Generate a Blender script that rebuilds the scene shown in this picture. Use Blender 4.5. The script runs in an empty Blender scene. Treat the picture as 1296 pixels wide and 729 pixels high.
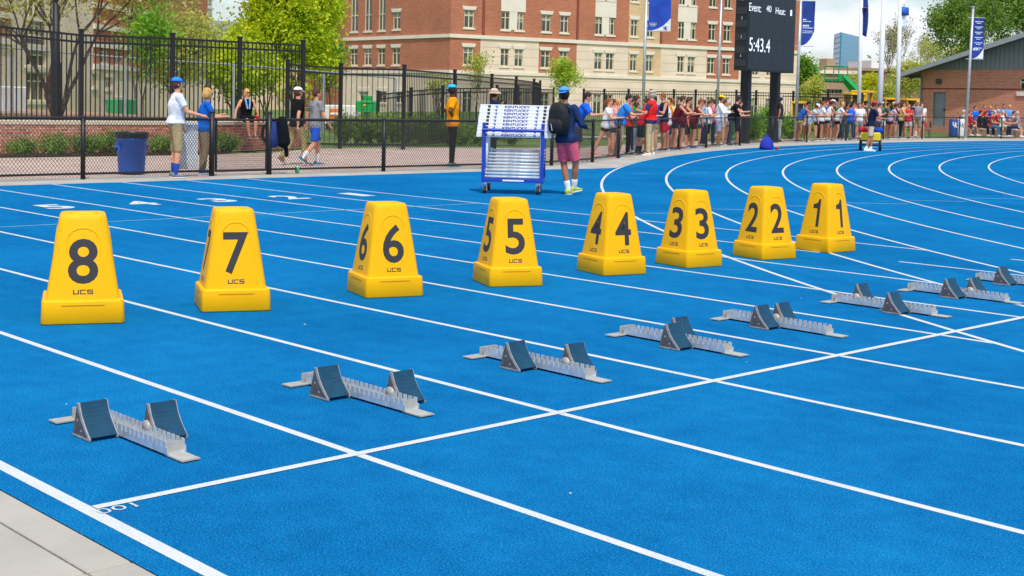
import bpy, bmesh, math, random
import numpy as np
from mathutils import Vector, Matrix, noise
R = math.radians
random.seed(7)
sc = bpy.context.scene
col = sc.collection
# ------------------------------------------------------------------ camera
FPX, YAW, PITCH, ROLL = 1697.59, -0.824942, 0.061128, 0.022067
CX, CY, CZ = 4.3972, -2.2017, 1.4977
PX, PY = 601.42, 229.72            # principal point in a 1296 x 729 frame (the photo is a crop)
fwd = Vector((math.sin(YAW) * math.cos(PITCH), math.cos(YAW) * math.cos(PITCH), -math.sin(PITCH)))
rgt = Vector((math.cos(YAW), -math.sin(YAW), 0)); upv = rgt.cross(fwd)
rg2 = rgt * math.cos(ROLL) + upv * math.sin(ROLL); up2 = -rgt * math.sin(ROLL) + upv * math.cos(ROLL)
cam = bpy.data.cameras.new('camera'); camo = bpy.data.objects.new('camera', cam); col.objects.link(camo)
M = Matrix((rg2, up2, -fwd)).transposed().to_4x4(); M.translation = (CX, CY, CZ); camo.matrix_world = M
cam.sensor_width = 36; cam.lens = FPX / 1296 * 36
cam.shift_x = (648 - PX) / 1296; cam.shift_y = (PY - 364.5) / 1296
cam.clip_start = .1; cam.clip_end = 4000
sc.camera = camo
# ------------------------------------------------------------------ light
SUN_AZ = Vector((.80, -.52, 0)).normalized(); SUN_EL = R(58)
w = bpy.data.worlds.new('World'); sc.world = w; w.use_nodes = True
nt = w.node_tree; N = nt.nodes; bg = N['Background']; bg.inputs[1].default_value = .145
sky = N.new('ShaderNodeTexSky'); sky.sky_type = 'NISHITA'; sky.sun_disc = False
sky.sun_elevation = SUN_EL; sky.sun_rotation = math.atan2(SUN_AZ.x, SUN_AZ.y); sky.dust_density = 1.5
tc = N.new('ShaderNodeTexCoord'); mp = N.new('ShaderNodeMapping'); mp.inputs['Scale'].default_value = (1, 1, 3.2)
nz = N.new('ShaderNodeTexNoise'); nz.inputs['Scale'].default_value = 5.5; nz.inputs['Detail'].default_value = 7; nz.inputs['Roughness'].default_value = .58
cr = N.new('ShaderNodeValToRGB'); cr.color_ramp.elements[0].position = .46; cr.color_ramp.elements[1].position = .60
cr.color_ramp.elements[0].color = (.12, .12, .12, 1)
mx = N.new('ShaderNodeMix'); mx.data_type = 'RGBA'; mx.inputs['B'].default_value = (6.3, 6.6, 7.1, 1)
nt.links.new(tc.outputs['Generated'], mp.inputs[0]); nt.links.new(mp.outputs[0], nz.inputs['Vector'])
nt.links.new(nz.outputs[0], cr.inputs[0]); nt.links.new(cr.outputs[0], mx.inputs['Factor'])
nt.links.new(sky.outputs[0], mx.inputs['A']); nt.links.new(mx.outputs['Result'], bg.inputs[0])
sl = bpy.data.lights.new('sun', 'SUN'); sl.energy = 3.0; sl.angle = R(.55); sl.color = (1, .96, .9)
so = bpy.data.objects.new('sun', sl); col.objects.link(so)
sv = (SUN_AZ * math.cos(SUN_EL) + Vector((0, 0, math.sin(SUN_EL)))); so.rotation_euler = sv.to_track_quat('Z', 'Y').to_euler()
sc.view_settings.view_transform = 'Standard'; sc.view_settings.look = 'None'; sc.view_settings.exposure = 0.13; sc.view_settings.gamma = 1
sc.cycles.max_bounces = 6; sc.cycles.transparent_max_bounces = 8

# ------------------------------------------------------------------ placing helpers (photo ray -> place in the world)
def ray(x, y):
    d = fwd * FPX + rg2 * (x - PX) - up2 * (y - PY)
    return d / math.hypot(d.x, d.y)
def G(x, y, z=0.0):                      # point of the ground seen at x, y
    d = ray(x, y); t = (z - CZ) / d.z
    return Vector((CX + d.x * t, CY + d.y * t, z))
def AT(x, y, D):                         # point at horizontal distance D
    d = ray(x, y); return Vector((CX, CY, CZ)) + d * D
def zat(x, y, D): return AT(x, y, D).z
def bearing(x, y=150):
    d = ray(x, y); return math.atan2(d.y, d.x)
def on_plane(x, y, A, B):                # hit of the ray with the upright plane through A, B -> (u along, z)
    d = ray(x, y); ab = Vector((B[0] - A[0], B[1] - A[1])); L = ab.length; ab /= L
    n = Vector((-ab.y, ab.x)); t = ((A[0] - CX) * n.x + (A[1] - CY) * n.y) / (d.x * n.x + d.y * n.y)
    p = Vector((CX + d.x * t, CY + d.y * t))
    return (p - Vector(A[:2])).dot(ab), CZ + d.z * t

# ------------------------------------------------------------------ materials
def lin(c): return tuple((v / 12.92 if v <= .04045 else ((v + .055) / 1.055) ** 2.4) for v in c)
def hx(s): return lin(tuple(int(s[i:i + 2], 16) / 255 for i in (0, 2, 4)))
MC = {}
def mat(name, c, rough=.7, metal=0, scale=8., amt=.12, bump=0., bscale=None, spec=.4, detail=4, c2=None, coat=0):
    if name in MC: return MC[name]
    if isinstance(c, str): c = hx(c)
    m = bpy.data.materials.new(name); m.use_nodes = True; t = m.node_tree; b = t.nodes['Principled BSDF']
    b.inputs['Roughness'].default_value = rough; b.inputs['Metallic'].default_value = metal
    b.inputs['Specular IOR Level'].default_value = spec; b.inputs['Coat Weight'].default_value = coat
    co = t.nodes.new('ShaderNodeTexCoord'); n = t.nodes.new('ShaderNodeTexNoise'); n.inputs['Scale'].default_value = scale; n.inputs['Detail'].default_value = detail
    t.links.new(co.outputs['Object'], n.inputs['Vector'])
    r = t.nodes.new('ShaderNodeValToRGB'); r.color_ramp.elements[0].position = .3; r.color_ramp.elements[1].position = .7
    d = c2 if c2 else tuple(v * (1 - amt) for v in c)
    e = c if c2 else tuple(min(1, v * (1 + amt)) for v in c)
    r.color_ramp.elements[0].color = (*d, 1); r.color_ramp.elements[1].color = (*e, 1)
    t.links.new(n.outputs[0], r.inputs[0]); t.links.new(r.outputs[0], b.inputs['Base Color'])
    if bump:
        n2 = t.nodes.new('ShaderNodeTexNoise'); n2.inputs['Scale'].default_value = bscale or scale * 4; n2.inputs['Detail'].default_value = 3
        bp = t.nodes.new('ShaderNodeBump'); bp.inputs['Strength'].default_value = bump; bp.inputs['Distance'].default_value = .01
        t.links.new(co.outputs['Object'], n2.inputs['Vector']); t.links.new(n2.outputs[0], bp.inputs['Height']); t.links.new(bp.outputs[0], b.inputs['Normal'])
    MC[name] = m; return m
def cloth(hexs): return mat('cloth_' + hexs, hexs, .9, scale=9, amt=.2, bump=1.0, bscale=13, spec=.12)
def brick_mat(name, c1, c2, mortar, s=1.0, rot=0.):
    m = bpy.data.materials.new(name); m.use_nodes = True; t = m.node_tree; b = t.nodes['Principled BSDF']; b.inputs['Roughness'].default_value = .85
    co = t.nodes.new('ShaderNodeTexCoord'); sp = t.nodes.new('ShaderNodeSeparateXYZ'); cb = t.nodes.new('ShaderNodeCombineXYZ')
    t.links.new(co.outputs['Object'], sp.inputs[0]); t.links.new(sp.outputs[0], cb.inputs[0]); t.links.new(sp.outputs[2], cb.inputs[1])
    k = t.nodes.new('ShaderNodeTexBrick'); k.inputs['Scale'].default_value = 1; k.inputs['Brick Width'].default_value = .22 * s; k.inputs['Row Height'].default_value = .075 * s
    k.inputs['Mortar Size'].default_value = .008 * s; k.inputs['Color1'].default_value = (*hx(c1), 1); k.inputs['Color2'].default_value = (*hx(c2), 1); k.inputs['Mortar'].default_value = (*hx(mortar), 1)
    n = t.nodes.new('ShaderNodeTexNoise'); n.inputs['Scale'].default_value = .35; n.inputs['Detail'].default_value = 6
    t.links.new(co.outputs['Object'], n.inputs['Vector']); t.links.new(cb.outputs[0], k.inputs['Vector'])
    mm = t.nodes.new('ShaderNodeMix'); mm.data_type = 'RGBA'; mm.blend_type = 'MULTIPLY'; mm.inputs['Factor'].default_value = .7
    r = t.nodes.new('ShaderNodeValToRGB'); r.color_ramp.elements[0].position = .3; r.color_ramp.elements[1].position = .7; r.color_ramp.elements[0].color = (.66, .68, .70, 1)
    t.links.new(n.outputs[0], r.inputs[0]); t.links.new(k.outputs[0], mm.inputs['A']); t.links.new(r.outputs[0], mm.inputs['B'])
    t.links.new(mm.outputs['Result'], b.inputs['Base Color'])
    return m
def leaf_mat(name, c1, c2):
    m = bpy.data.materials.new(name); m.use_nodes = True; t = m.node_tree; b = t.nodes['Principled BSDF']; b.inputs['Roughness'].default_value = .6; b.inputs['Specular IOR Level'].default_value = .25
    co = t.nodes.new('ShaderNodeTexCoord'); n = t.nodes.new('ShaderNodeTexNoise'); n.inputs['Scale'].default_value = 1.3; n.inputs['Detail'].default_value = 8; n.inputs['Roughness'].default_value = .7
    r = t.nodes.new('ShaderNodeValToRGB'); r.color_ramp.elements[0].position = .38; r.color_ramp.elements[1].position = .62
    r.color_ramp.elements[0].color = (*hx(c1), 1); r.color_ramp.elements[1].color = (*hx(c2), 1)
    t.links.new(co.outputs['Object'], n.inputs['Vector']); t.links.new(n.outputs[0], r.inputs[0]); t.links.new(r.outputs[0], b.inputs['Base Color'])
    tr = t.nodes.new('ShaderNodeBsdfTranslucent'); t.links.new(r.outputs[0], tr.inputs[0]); ms = t.nodes.new('ShaderNodeMixShader'); ms.inputs[0].default_value = .4
    t.links.new(b.outputs[0], ms.inputs[1]); t.links.new(tr.outputs[0], ms.inputs[2]); t.links.new(ms.outputs[0], t.nodes['Material Output'].inputs[0])
    return m
def track_mat():
    m = bpy.data.materials.new('blue_track_rubber'); m.use_nodes = True; t = m.node_tree; b = t.nodes['Principled BSDF']
    b.inputs['Roughness'].default_value = .8; b.inputs['Specular IOR Level'].default_value = .0
    co = t.nodes.new('ShaderNodeTexCoord')
    def nz(s, d, lo, hi, a, c):
        n = t.nodes.new('ShaderNodeTexNoise'); n.inputs['Scale'].default_value = s; n.inputs['Detail'].default_value = d; n.inputs['Roughness'].default_value = .65
        r = t.nodes.new('ShaderNodeValToRGB'); r.color_ramp.elements[0].position = lo; r.color_ramp.elements[1].position = hi
        r.color_ramp.elements[0].color = (*a, 1); r.color_ramp.elements[1].color = (*c, 1)
        t.links.new(co.outputs['Object'], n.inputs['Vector']); t.links.new(n.outputs[0], r.inputs[0]); return n, r
    n1, r1 = nz(.45, 9, .32, .68, (.002, .108, .295), (.005, .164, .405))
    n2, r2 = nz(125, 5, .37, .64, (.40, .58, .66), (1.75, 1.48, 1.36))
    n4, r4 = nz(5.5, 6, .35, .70, (.84, .89, .92), (1.2, 1.14, 1.1))
    n3, r3 = nz(170, 2, .60, .76, (0, 0, 0), (1, 1, 1))
    def mul(a, c):
        mm = t.nodes.new('ShaderNodeMix'); mm.data_type = 'RGBA'; mm.blend_type = 'MULTIPLY'; mm.inputs['Factor'].default_value = 1; t.links.new(a, mm.inputs['A']); t.links.new(c, mm.inputs['B']); return mm.outputs['Result']
    m2 = t.nodes.new('ShaderNodeMix'); m2.data_type = 'RGBA'; m2.inputs['B'].default_value = (.13, .38, .64, 1)
    t.links.new(r3.outputs[0], m2.inputs['Factor']); t.links.new(mul(mul(r1.outputs[0], r2.outputs[0]), r4.outputs[0]), m2.inputs['A']); t.links.new(m2.outputs['Result'], b.inputs['Base Color'])
    bp = t.nodes.new('ShaderNodeBump'); bp.inputs['Strength'].default_value = .45; bp.inputs['Distance'].default_value = .002
    t.links.new(n2.outputs[0], bp.inputs['Height']); t.links.new(bp.outputs[0], b.inputs['Normal'])
    return m
def line_mat():
    m = bpy.data.materials.new('worn_white_line_paint'); m.use_nodes = True; t = m.node_tree; b = t.nodes['Principled BSDF']; b.inputs['Roughness'].default_value = .85; b.inputs['Specular IOR Level'].default_value = .1
    co = t.nodes.new('ShaderNodeTexCoord'); n = t.nodes.new('ShaderNodeTexNoise'); n.inputs['Scale'].default_value = 170; n.inputs['Detail'].default_value = 2
    n2 = t.nodes.new('ShaderNodeTexNoise'); n2.inputs['Scale'].default_value = 2.2; n2.inputs['Detail'].default_value = 7
    ad = t.nodes.new('ShaderNodeMath'); ad.operation = 'MULTIPLY_ADD'; ad.inputs[1].default_value = .45
    t.links.new(co.outputs['Object'], n.inputs['Vector']); t.links.new(co.outputs['Object'], n2.inputs['Vector']); t.links.new(n2.outputs[0], ad.inputs[0]); t.links.new(n.outputs[0], ad.inputs[2])
    r = t.nodes.new('ShaderNodeValToRGB'); r.color_ramp.elements[0].position = .50; r.color_ramp.elements[1].position = .82
    r.color_ramp.elements[0].color = (.20, .38, .58, 1); r.color_ramp.elements[1].color = (.60, .62, .61, 1); e = r.color_ramp.elements.new(.62); e.color = (.53, .57, .58, 1)
    t.links.new(ad.outputs[0], r.inputs[0]); t.links.new(r.outputs[0], b.inputs['Base Color'])
    return m
TRACK = track_mat(); LINE = line_mat()
FAINT = mat('faded_line_paint', (.30, .50, .68), .8, scale=60, amt=.3)
CONC = mat('pale_concrete', 'aca79d', .9, scale=1.6, amt=.17, bump=.3, bscale=60, detail=10)
BLACK = mat('black_fence_paint', (.012, .013, .016), .45, scale=6, amt=.2)
DBLACK = mat('black_plastic', (.02, .02, .022), .5)
GALV = mat('galvanised_steel', (.42, .44, .46), .45, .6, scale=12, amt=.1)
ALU = mat('brushed_aluminium', (.60, .64, .68), .36, .55, scale=30, amt=.15)
ALUC = mat('cast_aluminium', (.42, .40, .39), .5, .4, scale=30, amt=.2, bump=.3)
WHITEP = mat('white_paint', (.80, .81, .82), .45, scale=10, amt=.05)
YEL = mat('yellow_moulded_plastic', (.90, .46, .0), .5, scale=3, amt=.05, bump=.15, bscale=90, spec=.22)
DGREY = mat('dark_grey_print', (.035, .032, .036), .6)
GLASS = mat('dark_window_glass', (.045, .06, .05), .12, scale=.6, amt=.5, spec=.9)
CREAM = mat('cream_window_frame', 'ddd2b4', .6)
STONE = mat('pale_limestone', 'e6d2bb', .85, scale=.5, amt=.09, bump=.2, detail=8)
TANB = mat('tan_brick_far', 'cfae7e', .9, scale=.6, amt=.1)
TRIM = mat('white_stone_trim', 'e6ddcd', .8, scale=1, amt=.05)
BARK = mat('grey_brown_bark', (.15, .125, .10), .9, scale=9, amt=.4, bump=.6)
BLUEF = mat('royal_blue_paint', '0f3fae', .4, coat=.3)
# ------------------------------------------------------------------ mesh helpers
class MB:
    def __init__(s): s.v = []; s.f = []; s.m = []; s.cur = 0; s.sm = []; s.smooth = False
    def add(s, vs, fs):
        o = len(s.v); s.v += [tuple(a) for a in vs]
        for f in fs: s.f.append(tuple(i + o for i in f)); s.m.append(s.cur); s.sm.append(s.smooth)
        return s
    def box(s, x0, y0, z0, x1, y1, z1, T=None):
        vs = [Vector((x, y, z)) for z in (z0, z1) for y in (y0, y1) for x in (x0, x1)]
        if T: vs = [T @ a for a in vs]
        return s.add(vs, [(0, 2, 3, 1), (4, 5, 7, 6), (0, 1, 5, 4), (2, 6, 7, 3), (0, 4, 6, 2), (1, 3, 7, 5)])
    def bbox(s, x0, y0, z0, x1, y1, z1, b=.01, T=None):   # chamfered vertical + top edges
        def ring(z, i): return [(x0 + i + b, y0 + i, z), (x1 - i - b, y0 + i, z), (x1 - i, y0 + i + b, z), (x1 - i, y1 - i - b, z), (x1 - i - b, y1 - i, z), (x0 + i + b, y1 - i, z), (x0 + i, y1 - i - b, z), (x0 + i, y0 + i + b, z)]
        return s.rings([ring(z0, 0), ring(z1 - b, 0), ring(z1, b)], T)
    def rings(s, rs, T=None, cap=True):
        n = len(rs[0]); vs = [Vector(a) for r in rs for a in r]
        if T: vs = [T @ a for a in vs]
        fs = [(k * n + i, k * n + (i + 1) % n, (k + 1) * n + (i + 1) % n, (k + 1) * n + i) for k in range(len(rs) - 1) for i in range(n)]
        if cap: fs += [tuple(range(n))[::-1], tuple((len(rs) - 1) * n + i for i in range(n))]
        return s.add(vs, fs)
    def tube(s, a, b, r0, r1=None, n=8, T=None):
        a = Vector(a); b = Vector(b); r1 = r0 if r1 is None else r1
        d = (b - a).normalized(); u = d.orthogonal().normalized(); v = d.cross(u)
        rr = lambda c, r: [c + (u * math.cos(2 * math.pi * i / n) + v * math.sin(2 * math.pi * i / n)) * r for i in range(n)]
        return s.rings([rr(a, r0), rr(b, r1)], T)
    def cap(s, a, b, r0, r1, n=10, T=None, s1=True, s2=True):    # tapered limb with rounded ends
        a = Vector(a); b = Vector(b); d = b - a; L = d.length
        d = d / L if L > 1e-6 else Vector((0, 0, 1)); u = d.orthogonal().normalized(); v = d.cross(u); rs = []
        rr = lambda c, r: [c + (u * math.cos(2 * math.pi * i / n) + v * math.sin(2 * math.pi * i / n)) * r for i in range(n)]
        if s1: rs += [rr(a - d * r0 * math.sin(t), r0 * math.cos(t)) for t in (1.35, .95, .5)]
        rs += [rr(a, r0), rr(b, r1)]
        if s2: rs += [rr(b + d * r1 * math.sin(t), r1 * math.cos(t)) for t in (.5, .95, 1.35)]
        return s.rings(rs, T)
    def ell(s, c, r, n=14, m=9, T=None, rot=None):
        c = Vector(c); rs = []
        for k in range(1, m):
            t = math.pi * k / m - math.pi / 2
            ring = [Vector((r[0] * math.cos(t) * math.cos(2 * math.pi * i / n), r[1] * math.cos(t) * math.sin(2 * math.pi * i / n), r[2] * math.sin(t))) for i in range(n)]
            rs.append([c + (rot @ q if rot else q) for q in ring])
        return s.rings(rs, T)
    def mesh(s, name, mats):
        me = bpy.data.meshes.new(name); me.from_pydata(s.v, [], s.f)
        for m in (mats if isinstance(mats, (list, tuple)) else [mats]): me.materials.append(m)
        if s.f:
            me.polygons.foreach_set('material_index', s.m); me.polygons.foreach_set('use_smooth', s.sm)
        me.update(); return me
    def build(s, name, mats, parent=None, loc=None, rz=0): return link(name, s.mesh(name, mats), parent, loc, rz)
def link(name, me, parent=None, loc=None, rz=0, rot=None, scale=None):
    o = bpy.data.objects.new(name, me); col.objects.link(o)
    if parent: o.parent = parent
    if loc is not None: o.location = loc
    if rz: o.rotation_euler = (0, 0, rz)
    if rot: o.rotation_euler = rot
    if scale: o.scale = scale
    return o
def tag(o, label=None, cat=None, group=None, kind=None):
    if label: o['label'] = label
    if cat: o['category'] = cat
    if group: o['group'] = group
    if kind: o['kind'] = kind
    return o
def empty(name, label, cat, loc=(0, 0, 0), rz=0, group=None):
    o = bpy.data.objects.new(name, None); o.empty_display_size = .1; col.objects.link(o); o.location = loc; o.rotation_euler = (0, 0, rz)
    return tag(o, label, cat, group)
def copy_tree(o, parent=None, parts=None):
    c = o.copy(); col.objects.link(c); c.parent = parent
    for ch in list(o.children): copy_tree(ch, c)
    return c
TXT = {}
def text_mesh(s, bold=.0, ratio=None):
    k = (s, bold)
    if k in TXT: return TXT[k]
    c = bpy.data.curves.new('t', 'FONT'); c.body = s; c.size = 1; c.offset = bold; c.resolution_u = 4
    o = bpy.data.objects.new('t', c); col.objects.link(o); dg = bpy.context.evaluated_depsgraph_get()
    me = bpy.data.meshes.new_from_object(o.evaluated_get(dg)); bpy.data.objects.remove(o)
    v = [tuple(a.co) for a in me.vertices]; f = [tuple(p.vertices) for p in me.polygons]; bpy.data.meshes.remove(me)
    xs = [a[0] for a in v]; ys = [a[1] for a in v]; x0, x1, y0, y1 = min(xs), max(xs), min(ys), max(ys)
    v = [((a[0] - x0) / (x1 - x0) - .5, (a[1] - y0) / (y1 - y0) - .5) for a in v]
    TXT[k] = (v, f); return TXT[k]
def put_text(mb, s, w, h, T, bold=.0):      # T maps (x right, y up, 0) onto the surface
    v, f = text_mesh(s, bold)
    mb.add([T @ Vector((a[0] * w, a[1] * h, 0)) for a in v], f)
def frame(o, x, y):                         # matrix with origin o, axes x, y
    x = Vector(x).normalized(); y = Vector(y); y = (y - x * x.dot(y)).normalized(); z = x.cross(y)
    m = Matrix((x, y, z)).transposed().to_4x4(); m.translation = o; return m

# ================================================================== GROUND
def sheet(name, pts, z, m, parent=None, kind='structure', thick=0):
    mb = MB(); mb.add([(p[0], p[1], z) for p in pts], [tuple(range(len(pts)))])
    o = mb.build(name, m, parent)
    if kind: o['kind'] = kind
    return o
grass_m = mat('mown_grass_ground', (.105, .17, .03), .95, scale=.35, amt=.3, bump=.6, bscale=9, detail=12)
sheet('ground', [(-1500, -1500), (1500, -1500), (1500, 1500), (-1500, 1500)], -.05, grass_m)
# the bend: curvature profile along the outermost curved lane line
QX, QY, QH = 5.928, 3.5813, .35221
SS = np.linspace(-6, 118, 1241)
KK = np.interp(SS, [0, 15, 30, 45, 65, 90], [.02596, .0206, .01795, .01508, .0123, .0123]); KK[SS < 0] = .02596
i0 = 60
th = np.concatenate([[0], np.cumsum((KK[1:] + KK[:-1]) / 2 * .1)]); th = th - th[i0] + QH
dx, dy = -np.cos(th), np.sin(th)
ax = np.concatenate([[0], np.cumsum(dx[:-1] * .1)]); ay = np.concatenate([[0], np.cumsum(dy[:-1] * .1)])
ax = ax - ax[i0] + QX; ay = ay - ay[i0] + QY
def curve_pts(off, s0=-6, s1=118, step=.8):
    idx = np.round((np.arange(s0, s1, step) + 6) * 10).astype(int); idx = idx[(idx >= 0) & (idx < len(SS))]
    return [(ax[i] + dy[i] * off, ay[i] + math.cos(th[i]) * off) for i in idx]
def ribbon(mb, pts, wd, z):
    P = [Vector(p) for p in pts]; vs = []
    for i, p in enumerate(P):
        d = (P[min(i + 1, len(P) - 1)] - P[max(i - 1, 0)]).normalized(); n = Vector((-d.y, d.x)) * wd / 2
        vs += [(*(p + n), z), (*(p - n), z)]
    mb.add(vs, [(2 * i, 2 * i + 1, 2 * i + 3, 2 * i + 2) for i in range(len(P) - 1)])
W = 1.22
# blue running surface: straight chute + bend
outer = curve_pts(-.06, 28.5, 118, 1.5)
edge = [(60, -.135), (-15.8, -.135), (-15.84, 6.5), (-15.93, 12), (-16.12, 18.9), (-16.0, 20.2)] + outer + [(60, outer[-1][1])]
mb = MB(); mb.add([(p[0], p[1], 0) for p in edge], [tuple(range(len(edge)))[::-1]])
bm = bmesh.new(); me = mb.mesh('running_track', TRACK); bm.from_mesh(me); bmesh.ops.triangulate(bm, faces=bm.faces); bm.normal_update()
bm.faces.ensure_lookup_table()
if bm.faces[0].normal.z < 0: bmesh.ops.reverse_faces(bm, faces=bm.faces)
bm.to_mesh(me); bm.free()
track = tag(link('running_track', me), kind='structure')
# straight lane lines 0..9
ends = {0: 40, 1: 40, 2: 40, 3: 40, 4: 40, 5: .62, 6: 40, 7: -1.35, 8: 40, 9: 40}
def curve_cross(Y, off):      # X where the bend line crosses a straight line
    p = curve_pts(off, -6, 40, .1); return min(p, key=lambda q: abs(q[1] - Y))[0]
for n in range(10):
    x1 = 40
    m_ = MB(); m_.smooth = False
    if n == 7: segs = [(-15.85, curve_cross(7 * W, 1.22))]
    elif n == 5: segs = [(-15.85, curve_cross(5 * W, 0))]
    elif n == 8: segs = [(-15.85, curve_cross(8 * W, 1.22) - .15), (curve_cross(8 * W, 1.22) + .75, 30)]
    elif n == 9: segs = [(-15.85, curve_cross(9 * W, 2.44)), (curve_cross(9 * W, 2.44) + .9, 30)]
    elif n == 6: segs = [(-15.85, 30)]
    else: segs = [(-15.85, 40)]
    for a, b in segs: ribbon(m_, [(a, n * W), (b, n * W)], .045 if n else .056, .0015)
    m_.build('lane_line', LINE, track)
for i in range(9):
    m_ = MB(); ribbon(m_, curve_pts(i * W, -6, 118, .5), .047, .0022); m_.build('lane_line', LINE, track)
m_ = MB(); ribbon(m_, [(0, 0.03), (0, 11)], .045, .0030); m_.build('start_line', LINE, track)
m_ = MB(); ribbon(m_, [(-9.74, 2.5), (-9.74, 9 * W)], .026, .0030); m_.build('thin_line', FAINT, track)
for x0, x1, y in ((798, 822.3, 219.8), (874.5, 896, 219), (944, 967, 217.8), (1015, 1038, 216.9), (1083, 1104, 215.8), (1148, 1169, 215), (1212.8, 1232.5, 214.2), (1277, 1296, 213.7)):
    a, b = G(x0, y - .3), G(x1, y + .3); m_ = MB(); ribbon(m_, [a.xy, b.xy], .03, .0030); m_.build('relay_mark', FAINT, track)
for a, b in (((809, 269.8), (848, 270.3)), ((902, 264.8), (943, 265.5)), ((994, 260.8), (1021, 261.3)), ((1071.4, 256.8), (1149, 258.4)), ((1150, 253.4), (1222, 255.4)), ((1222, 250.7), (1296, 252))):
    p, q = G(*a), G(*b); m_ = MB(); ribbon(m_, [p.xy, q.xy], .035, .0030); m_.build('relay_mark', FAINT, track)
for s_, yc in (('5', 5.5), ('4', 6.72), ('3', 7.93), ('2', 9.12), ('1', 10.38)):
    m_ = MB(); put_text(m_, s_, .40 if s_ != '1' else .25, .66, frame((-11.9, yc, .003), (0, 1, 0), (-1, 0, 0)), .03); m_.build('lane_number', LINE, track)
m_ = MB(); put_text(m_, '100', .150, .058, frame((.058, .086, .003), (0, -1, 0), (1, 0, 0)), .0); m_.build('distance_number', mat('thin_number_paint', (.45, .54, .62), .8, scale=160, amt=.35), track)
deb = MB(); rd_ = random.Random(3)
for x, y in ((945, 459), (1014, 378), (84, 512), (386, 411), (640, 300), (722, 625), (640, 640)):
    g_ = G(x, y); a_ = rd_.random() * 3; l_ = rd_.uniform(.004, .008)
    deb.rings([[(g_.x + l_ * math.cos(a_ + k * 1.57) * (1 if k % 2 else .5), g_.y + l_ * math.sin(a_ + k * 1.57) * (1 if k % 2 else .5), z) for k in range(4)] for z in (.001, .005)])
tag(deb.build('debris', mat('pale_chips', (.62, .62, .56), .8)), 'tiny pale chips and seeds scattered on the blue track', 'litter', kind='stuff')
# near concrete apron, slabs with open joints
ap = tag(MB().add([(-40, -6, -.03), (60, -6, -.03), (60, -.12, -.03), (-40, -.12, -.03)], [(0, 1, 2, 3)]).build('concrete_apron', mat('joint_dirt', (.10, .09, .08), .95)), kind='structure')
def slab_mesh(lx, ly):
    return MB().bbox(0, 0, -.03, lx, ly, .004, .004).mesh('slab', CONC)
s1 = slab_mesh(3.0, .15); s2 = slab_mesh(3.0, 2.3)
for k in range(-6, 12):
    link('slab', s1, ap, (k * 3.008 + .6, -.292, 0)); link('slab', s2, ap, (k * 3.008 + .6, -2.602, 0))
# pavement strip between track and fence + plaza
edge2 = [(-40, -30), (-15.6, -30), (-15.6, 20.9)] + [(p[0], p[1]) for p in curve_pts(-.02, 28.5, 118, 2)]
fence_pts = [(-16.86, -4), (-16.88, 2.4), (-16.9, 5.4), (-16.92, 8.38), (-16.94, 10.92), (-16.95, 12.18), (-16.97, 14.98), (-17.05, 17.9), (-17.45, 20.4), (-18.3, 22.75), (-19.68, 25.3), (-21.3, 28.45), (-23.15, 32.2), (-24.45, 35.35), (-25.85, 39.2), (-27.05, 43.0), (-27.95, 46.8), (-28.95, 51.45), (-29.75, 56.0), (-30.2, 60.5), (-30.2, 64.3), (-29.9, 68.4), (-29.2, 73), (-28, 78)]
def off_poly(pts, d):
    o = []
    for i, p in enumerate(pts):
        a = Vector(pts[max(i - 1, 0)]); b = Vector(pts[min(i + 1, len(pts) - 1)]); t = (b - a).normalized(); o.append((p[0] - t.y * d, p[1] + t.x * d))
    return o
def strip(name, A, B, z, m, kind='structure'):
    n = min(len(A), len(B)); mb = MB()
    mb.add([(*p, z) for p in A[:n]] + [(*p, z) for p in B[:n]], [(i, i + 1, n + i + 1, n + i) for i in range(n - 1)])
    o = mb.build(name, m); o['kind'] = kind
    return o
inn = [(-15.6, -6), (-15.6, 2.4), (-15.6, 5.4), (-15.6, 8.38), (-15.6, 10.92), (-15.6, 12.18), (-15.6, 14.98), (-15.6, 17.9), (-15.6, 20.4)]
def toward_track(p):
    c = Vector((24, 52)) - Vector(p); return tuple(Vector(p) + c.normalized() * 3.5)
inn += [toward_track(p) for p in fence_pts[9:]]
strip('pavement', inn, off_poly(fence_pts, .55), -.012, CONC)
def paver_mat():
    m = bpy.data.materials.new('red_grey_pavers'); m.use_nodes = True; t = m.node_tree; b = t.nodes['Principled BSDF']; b.inputs['Roughness'].default_value = .9
    co = t.nodes.new('ShaderNodeTexCoord'); k = t.nodes.new('ShaderNodeTexBrick'); k.inputs['Scale'].default_value = 1; k.inputs['Brick Width'].default_value = .2; k.inputs['Row Height'].default_value = .1
    k.inputs['Mortar Size'].default_value = .006; k.inputs['Color1'].default_value = (*hx('b89a8c'), 1); k.inputs['Color2'].default_value = (*hx('c4aea2'), 1); k.inputs['Mortar'].default_value = (*hx('a89c90'), 1)
    n = t.nodes.new('ShaderNodeTexNoise'); n.inputs['Scale'].default_value = .8; n.inputs['Detail'].default_value = 6
    mm = t.nodes.new('ShaderNodeMix'); mm.data_type = 'RGBA'; mm.blend_type = 'OVERLAY'; mm.inputs['Factor'].default_value = .35
    t.links.new(co.outputs['Object'], k.inputs['Vector']); t.links.new(co.outputs['Object'], n.inputs['Vector'])
    t.links.new(k.outputs[0], mm.inputs['A']); t.links.new(n.outputs[0], mm.inputs['B']); t.links.new(mm.outputs['Result'], b.inputs['Base Color']); return m
PAVER = paver_mat()
strip('plaza', off_poly(fence_pts, .55), [(-24.6, -6), (-24.5, 2.4), (-24.4, 5.4), (-24.3, 8.4), (-24.3, 10.9), (-24.3, 12.2), (-24.4, 15), (-25.2, 17.9), (-27, 20.4), (-27.2, 24), (-26, 28), (-26, 31)] + off_poly(fence_pts[12:], 3.2), -.016, PAVER)
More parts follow.
